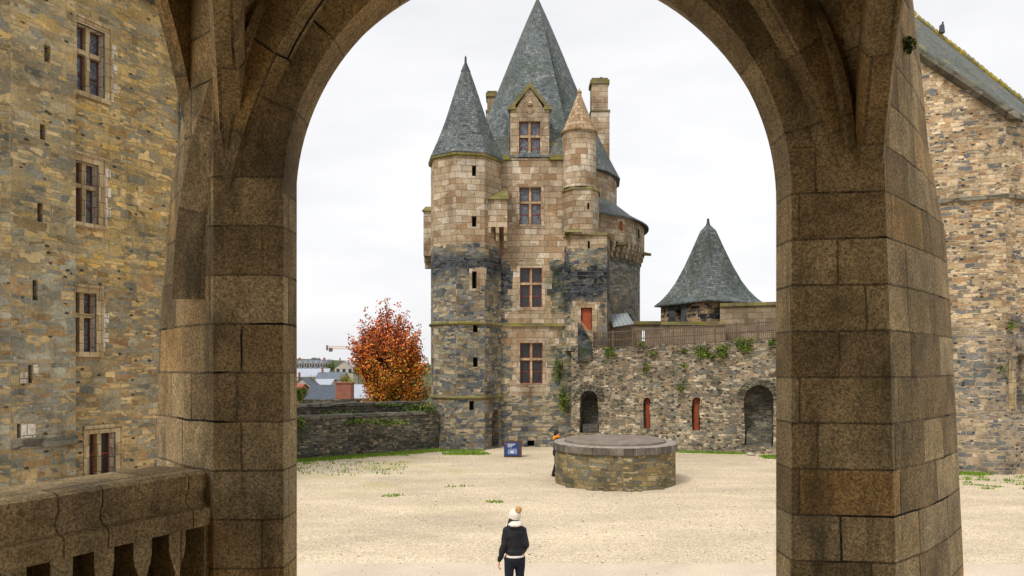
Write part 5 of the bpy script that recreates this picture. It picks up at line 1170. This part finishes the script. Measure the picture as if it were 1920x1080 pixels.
house(590, 640, 711, 698, 724, 165, 'render2', 'troof', 'grey rendered house with slate roof left of the autumn tree', 0, 8, 1, 3)
house(547, 583, 724, 709, 735, 120, 'render', 'troof3', 'dark slate roofed cottage with a red chimney at the foot of the pillar', 0, 6, 1, 2, True)
house(585, 618, 721, 711, 735, 130, 'render', 'troof2', 'small pale roofed house between the cottage and the brick chimney', 0, 6, 0, 2)
house(628, 662, 688, 676, 705, 240, 'render', 'troof2', 'white walled house rising behind the autumn tree', 0, 8, 2, 3, True)
house(570, 628, 757, 723, 775, 62, 'lowwall', 'troof3', 'dark slate roofed outbuilding just beyond the terrace wall', 0, 6, 0, 0)
house(655, 690, 745, 722, 760, 75, 'render2', 'troof2', 'small grey roofed house partly hidden by the autumn tree', 0, 6, 0, 2)
house(545, 560, 729, 720, 745, 100, 'brick', 'rtile', 'little red tiled roof next to the left pillar', 0, 5, 0, 1)
mb = MB(); Y = 60; mb.box((XX(629, Y), Y, -8), (XX(658, Y), Y + 1.2, ZZ(719, Y))); mb.box((XX(627, Y), Y - .06, ZZ(719, Y)), (XX(660, Y), Y + 1.26, ZZ(717, Y)))
tag(mb.build('brick_stack', M['brick']), 'broad red brick chimney stack in front of the town roofs', 'chimney')
TL = [leafmat('town_leaf_yellow', (190, 170, 50)), leafmat('town_leaf_green', (84, 100, 48)), leafmat('town_leaf_olive', (120, 124, 60))]
for (nm, lab, px, Y, y0, y1, w, ms) in (('town_tree', 'small yellow-green tree over the outbuilding roof, nearest to the autumn tree', 650, 85, 722, 702, 14, [TL[0], TL[2]]), ('town_tree', 'small half yellow tree beside the cottage', 585, 125, 720, 703, 8, [TL[0], TL[1]]),
        ('town_tree', 'olive tree at the end of the dormered house on the hill', 619, 300, 698, 672, 12, [TL[1], TL[2]]), ('town_tree', 'dark tree on the hill top above the long house', 592, 380, 682, 671, 16, [TL[1]]), ('town_tree', 'low dark tree against the white walled house', 672, 210, 705, 685, 12, [TL[1], TL[2]])):
    k = Y / F; tree(nm, lab, XX(px, Y), Y, gh(XX(px, Y), Y) - .5, ZZ(y0, Y), ZZ(y1, Y), w * k, ms, 60, 26, .10 * w * k * .6, 'trees in the town', .15 * w * k * .3, seed=int(px))
# crane
CY = 420.; CR = thing('tower_crane', 'thin yellow tower crane on the skyline left of the autumn tree', 'crane', (XX(672, CY), CY, 0)); M['craney'] = plain('crane_yellow', (206, 160, 96), .6, .05)
mb = MB(); za = ZZ(654, CY); xa, xb = XX(613, CY), XX(720, CY)
for dz in (0, 1.3): mb.tube([(xa, CY, za + dz), (xb, CY, za + dz)], .14, 4)
n = 36
for i in range(n): x0, x1 = xa + (xb - xa) * i / n, xa + (xb - xa) * (i + 1) / n; mb.tube([(x0, CY, za), (x1, CY, za + 1.3)], .08, 4); 
mb.build('jib', M['craney'], CR)
mb = MB(); mb.box((XX(617, CY), CY - .8, za - 1.6), (XX(623, CY), CY + .8, za + .5)); mb.box((XX(612, CY), CY - .5, za - .9), (XX(614.5, CY), CY + .5, za + 2)); mb.build('counterweight', M['iron'], CR)
mb = MB(); xm = XX(672, CY)
for dx in (-.8, .8): mb.tube([(xm + dx, CY, -10), (xm + dx, CY, za + 4)], .16, 4)
for i in range(20): mb.tube([(xm - .8, CY, -8 + i * 1.6), (xm + .8, CY, -6.4 + i * 1.6)], .08, 4)
mb.build('mast', M['craney'], CR)

# ------------------------------------------------------------------ plants on the walls
rnd = random.Random(11)
def plant(px, py, Y, wpx, hpx, n, size, label, grp='plants growing on the curtain wall', at=None, nm='wall_plant', cat='plant'):
    c = Vector(at) if at else P(px, py, Y); k = c.y / F; T = thing(nm, label, cat, tuple(c), grp)
    mb = MB(); nb = max(3, n // 60)
    for i in range(nb):
        cc = c + Vector((rnd.uniform(-.75, .75) * wpx * k / 2, rnd.uniform(-.12, .12), rnd.uniform(-.6, .6) * hpx * k / 2)); leaf_clump(cc, (wpx * k / 4.2, .2, hpx * k / 4), n // nb, size, rnd, mb)
    mb.build('leaves', GL, T); st = MB()
    for i in range(5): st.tube([c + Vector((0, .1, -hpx * k * .3)), c + Vector((rnd.uniform(-.4, .4) * wpx * k, -.05, rnd.uniform(.1, .45) * hpx * k))], [.015, .006], 4)
    st.build('stems', M['bark'], T)
for (px, py, w, h, n, lab) in ((1141, 661, 36, 22, 420, 'bushy green plant at the left end of the curtain wall top'), (1203, 645, 22, 12, 160, 'small yellow-green plant under the bright slit'), (1224, 664, 18, 16, 170, 'bright little plant hanging below the railing'), (1283, 659, 20, 12, 150, 'flat green tuft left of the long leafy mass'),
        (1318, 661, 46, 30, 620, 'broad leafy plant below the front corner of the pavilion'), (1355, 658, 30, 38, 460, 'dark trailing plant right of the broad leafy plant'), (1395, 646, 44, 34, 620, 'tall bright bush overhanging the wall near the large niche'), (1453, 638, 26, 24, 300, 'green bush against the right pillar on the wall top'),
        (1207, 690, 24, 26, 180, 'loose weeds halfway down the wall above the first red slit'), (1283, 686, 16, 14, 90, 'tiny weed between the leafy masses'), (1277, 725, 22, 34, 150, 'olive trailing weed above and left of the second red slit')):
    plant(px, py, 0, w, h, n, .055, lab, at=onwall(px, py, .12))
for (px, py, Y, w, h, n, lab) in ((560, 738, 31.8, 34, 34, 700, 'dark green shrub against the left pillar above the low wall'), (566, 790, 31.4, 16, 26, 260, 'bright green shrub low against the left pillar'), (700, 790, 33.0, 130, 14, 700, 'thin ivy trailing under the coping of the low wall'), (790, 768, 35.3, 60, 26, 800, 'thick ivy where the low wall meets the tower'), (640, 775, 34.5, 70, 10, 300, 'sparse weeds between the two low walls'), (745, 760, 36.0, 80, 9, 300, 'line of weeds on the terrace wall top')):
    plant(px, py, Y, w, h, n, .06, lab, 'plants growing on the low walls')
for (px, py, Y, w, h, n, lab) in ((1893, 608, 27.2, 14, 30, 220, 'small fern hanging below the string of the gabled building'), (1796, 682, 27.9, 8, 12, 60, 'tiny green weed on the gabled wall beside the pillar'), (1880, 690, 27.2, 8, 14, 60, 'tiny weed on the gabled wall corner')):
    plant(px, py, Y, w, h, n, .04, lab, 'weeds on the gabled building')
plant(1056, 742, 36.6, 22, 70, 500, .06, 'dark creeper climbing the foot of the keep', 'creepers on the keep'); plant(1050, 690, 36.7, 20, 60, 260, .06, 'thin dark creeper above the climbing one on the keep', 'creepers on the keep')
# grass along the foot of the walls
gr = MB()
def tuft(x, y, r, n):
    for i in range(n):
        a_ = rnd.uniform(0, 6.28); q = r * rnd.random() ** .5; px_, py_ = x + math.cos(a_) * q * 1.8, y + math.sin(a_) * q; h = rnd.uniform(.03, .10); w = .02
        gr.face([(px_ - w, py_, 0), (px_ + w, py_, 0), (px_ + rnd.uniform(-.03, .03), py_ + rnd.uniform(-.03, .03), h)], rnd.randrange(3))
for i in range(420):
    s_ = rnd.random(); x = XX(556, 31.6) + (XX(822, 35.7) - XX(556, 31.6)) * s_; y = 31.6 + 4.1 * s_ - abs(rnd.gauss(0, .35)) - .08; tuft(x, y, .2, 34)
for i in range(45): tuft(XX(rnd.uniform(840, 905), 33.6), 33.9 + rnd.uniform(-.35, .25), .25, 40)
for i in range(70): tuft(XX(rnd.uniform(825, 900), 35.0), 34.9 + rnd.uniform(-.1, .25), .15, 30)
for i in range(50): u = hit(rnd.uniform(1275, 1390), 850, CA, CU)[0]; tuft(CA[0] + CU[0] * u + CN[0] * rnd.uniform(.1, .5), CA[1] + CU[1] * u + CN[1] * rnd.uniform(.1, .5), .2, 34)
for i in range(40): tuft(XX(rnd.uniform(1440, 1474), 32.6), 32.6 + rnd.uniform(-.5, .5), .25, 40)
for i in range(30): tuft(XX(rnd.uniform(1805, 1845), 27.4), 27.6 + rnd.uniform(-.4, .2), .2, 40)
for i in range(26): c = P(rnd.uniform(1805, 1925), 0, 1); Y = rnd.uniform(24, 27); tuft(XX(rnd.uniform(1805, 1925), Y), Y, .12, 16)
for i in range(110):
    px = 560 + 200 * rnd.random() ** 1.6; Y = F * HC / (866 + 26 * rnd.random() ** 1.3 - HY); tuft(XX(px, Y), Y, .12, 4)
for (px, py, n) in ((928, 942, 22), (845, 913, 8), (730, 931, 14), (742, 929, 10), (874, 912, 6)):
    Y = F * HC / (py - HY); tuft(XX(px, Y), Y, .14, n * 2)
M['grs'] = [leafmat('grass_a', (110, 148, 36), .9), leafmat('grass_b', (80, 118, 34), .9), leafmat('grass_c', (142, 160, 60), .9)]
tag(gr.build('grass', M['grs']), 'bright green grass and moss along the foot of the walls', 'grass', kind='stuff')
pb = MB()
for i in range(1400):
    Y = 12 + 22 * rnd.random() ** 1.3; x = rnd.uniform(-.32, .62) * Y; z_ = rnd.uniform(.008, .022); w = z_ * rnd.uniform(1, 1.7)
    q = [(x + w * math.cos(a_), Y + w * math.sin(a_), .0) for a_ in (0, 1.3, 2.5, 3.8, 5)]
    for k in range(5): pb.face([q[k], q[(k + 1) % 5], (x, Y, z_)], rnd.randrange(3))
M['peb'] = [plain('pebble_grey', (128, 120, 108)), plain('pebble_tan', (176, 156, 128)), plain('dead_leaf', (112, 84, 44))]
tag(pb.build('pebbles', M['peb']), 'small loose pebbles and dead leaves scattered over the gravel', 'pebbles', kind='stuff')
# a fallen stone under the large niche
mb = MB(); c = P(1403, 850, 33.6); mb.ball((c.x, c.y - .3, .06), (.22, .15, .09), n=5); mb.displace(.03, 4); tag(mb.build('fallen_stone', M['pale']), 'pale fallen stone on the ground under the large niche', 'stone')
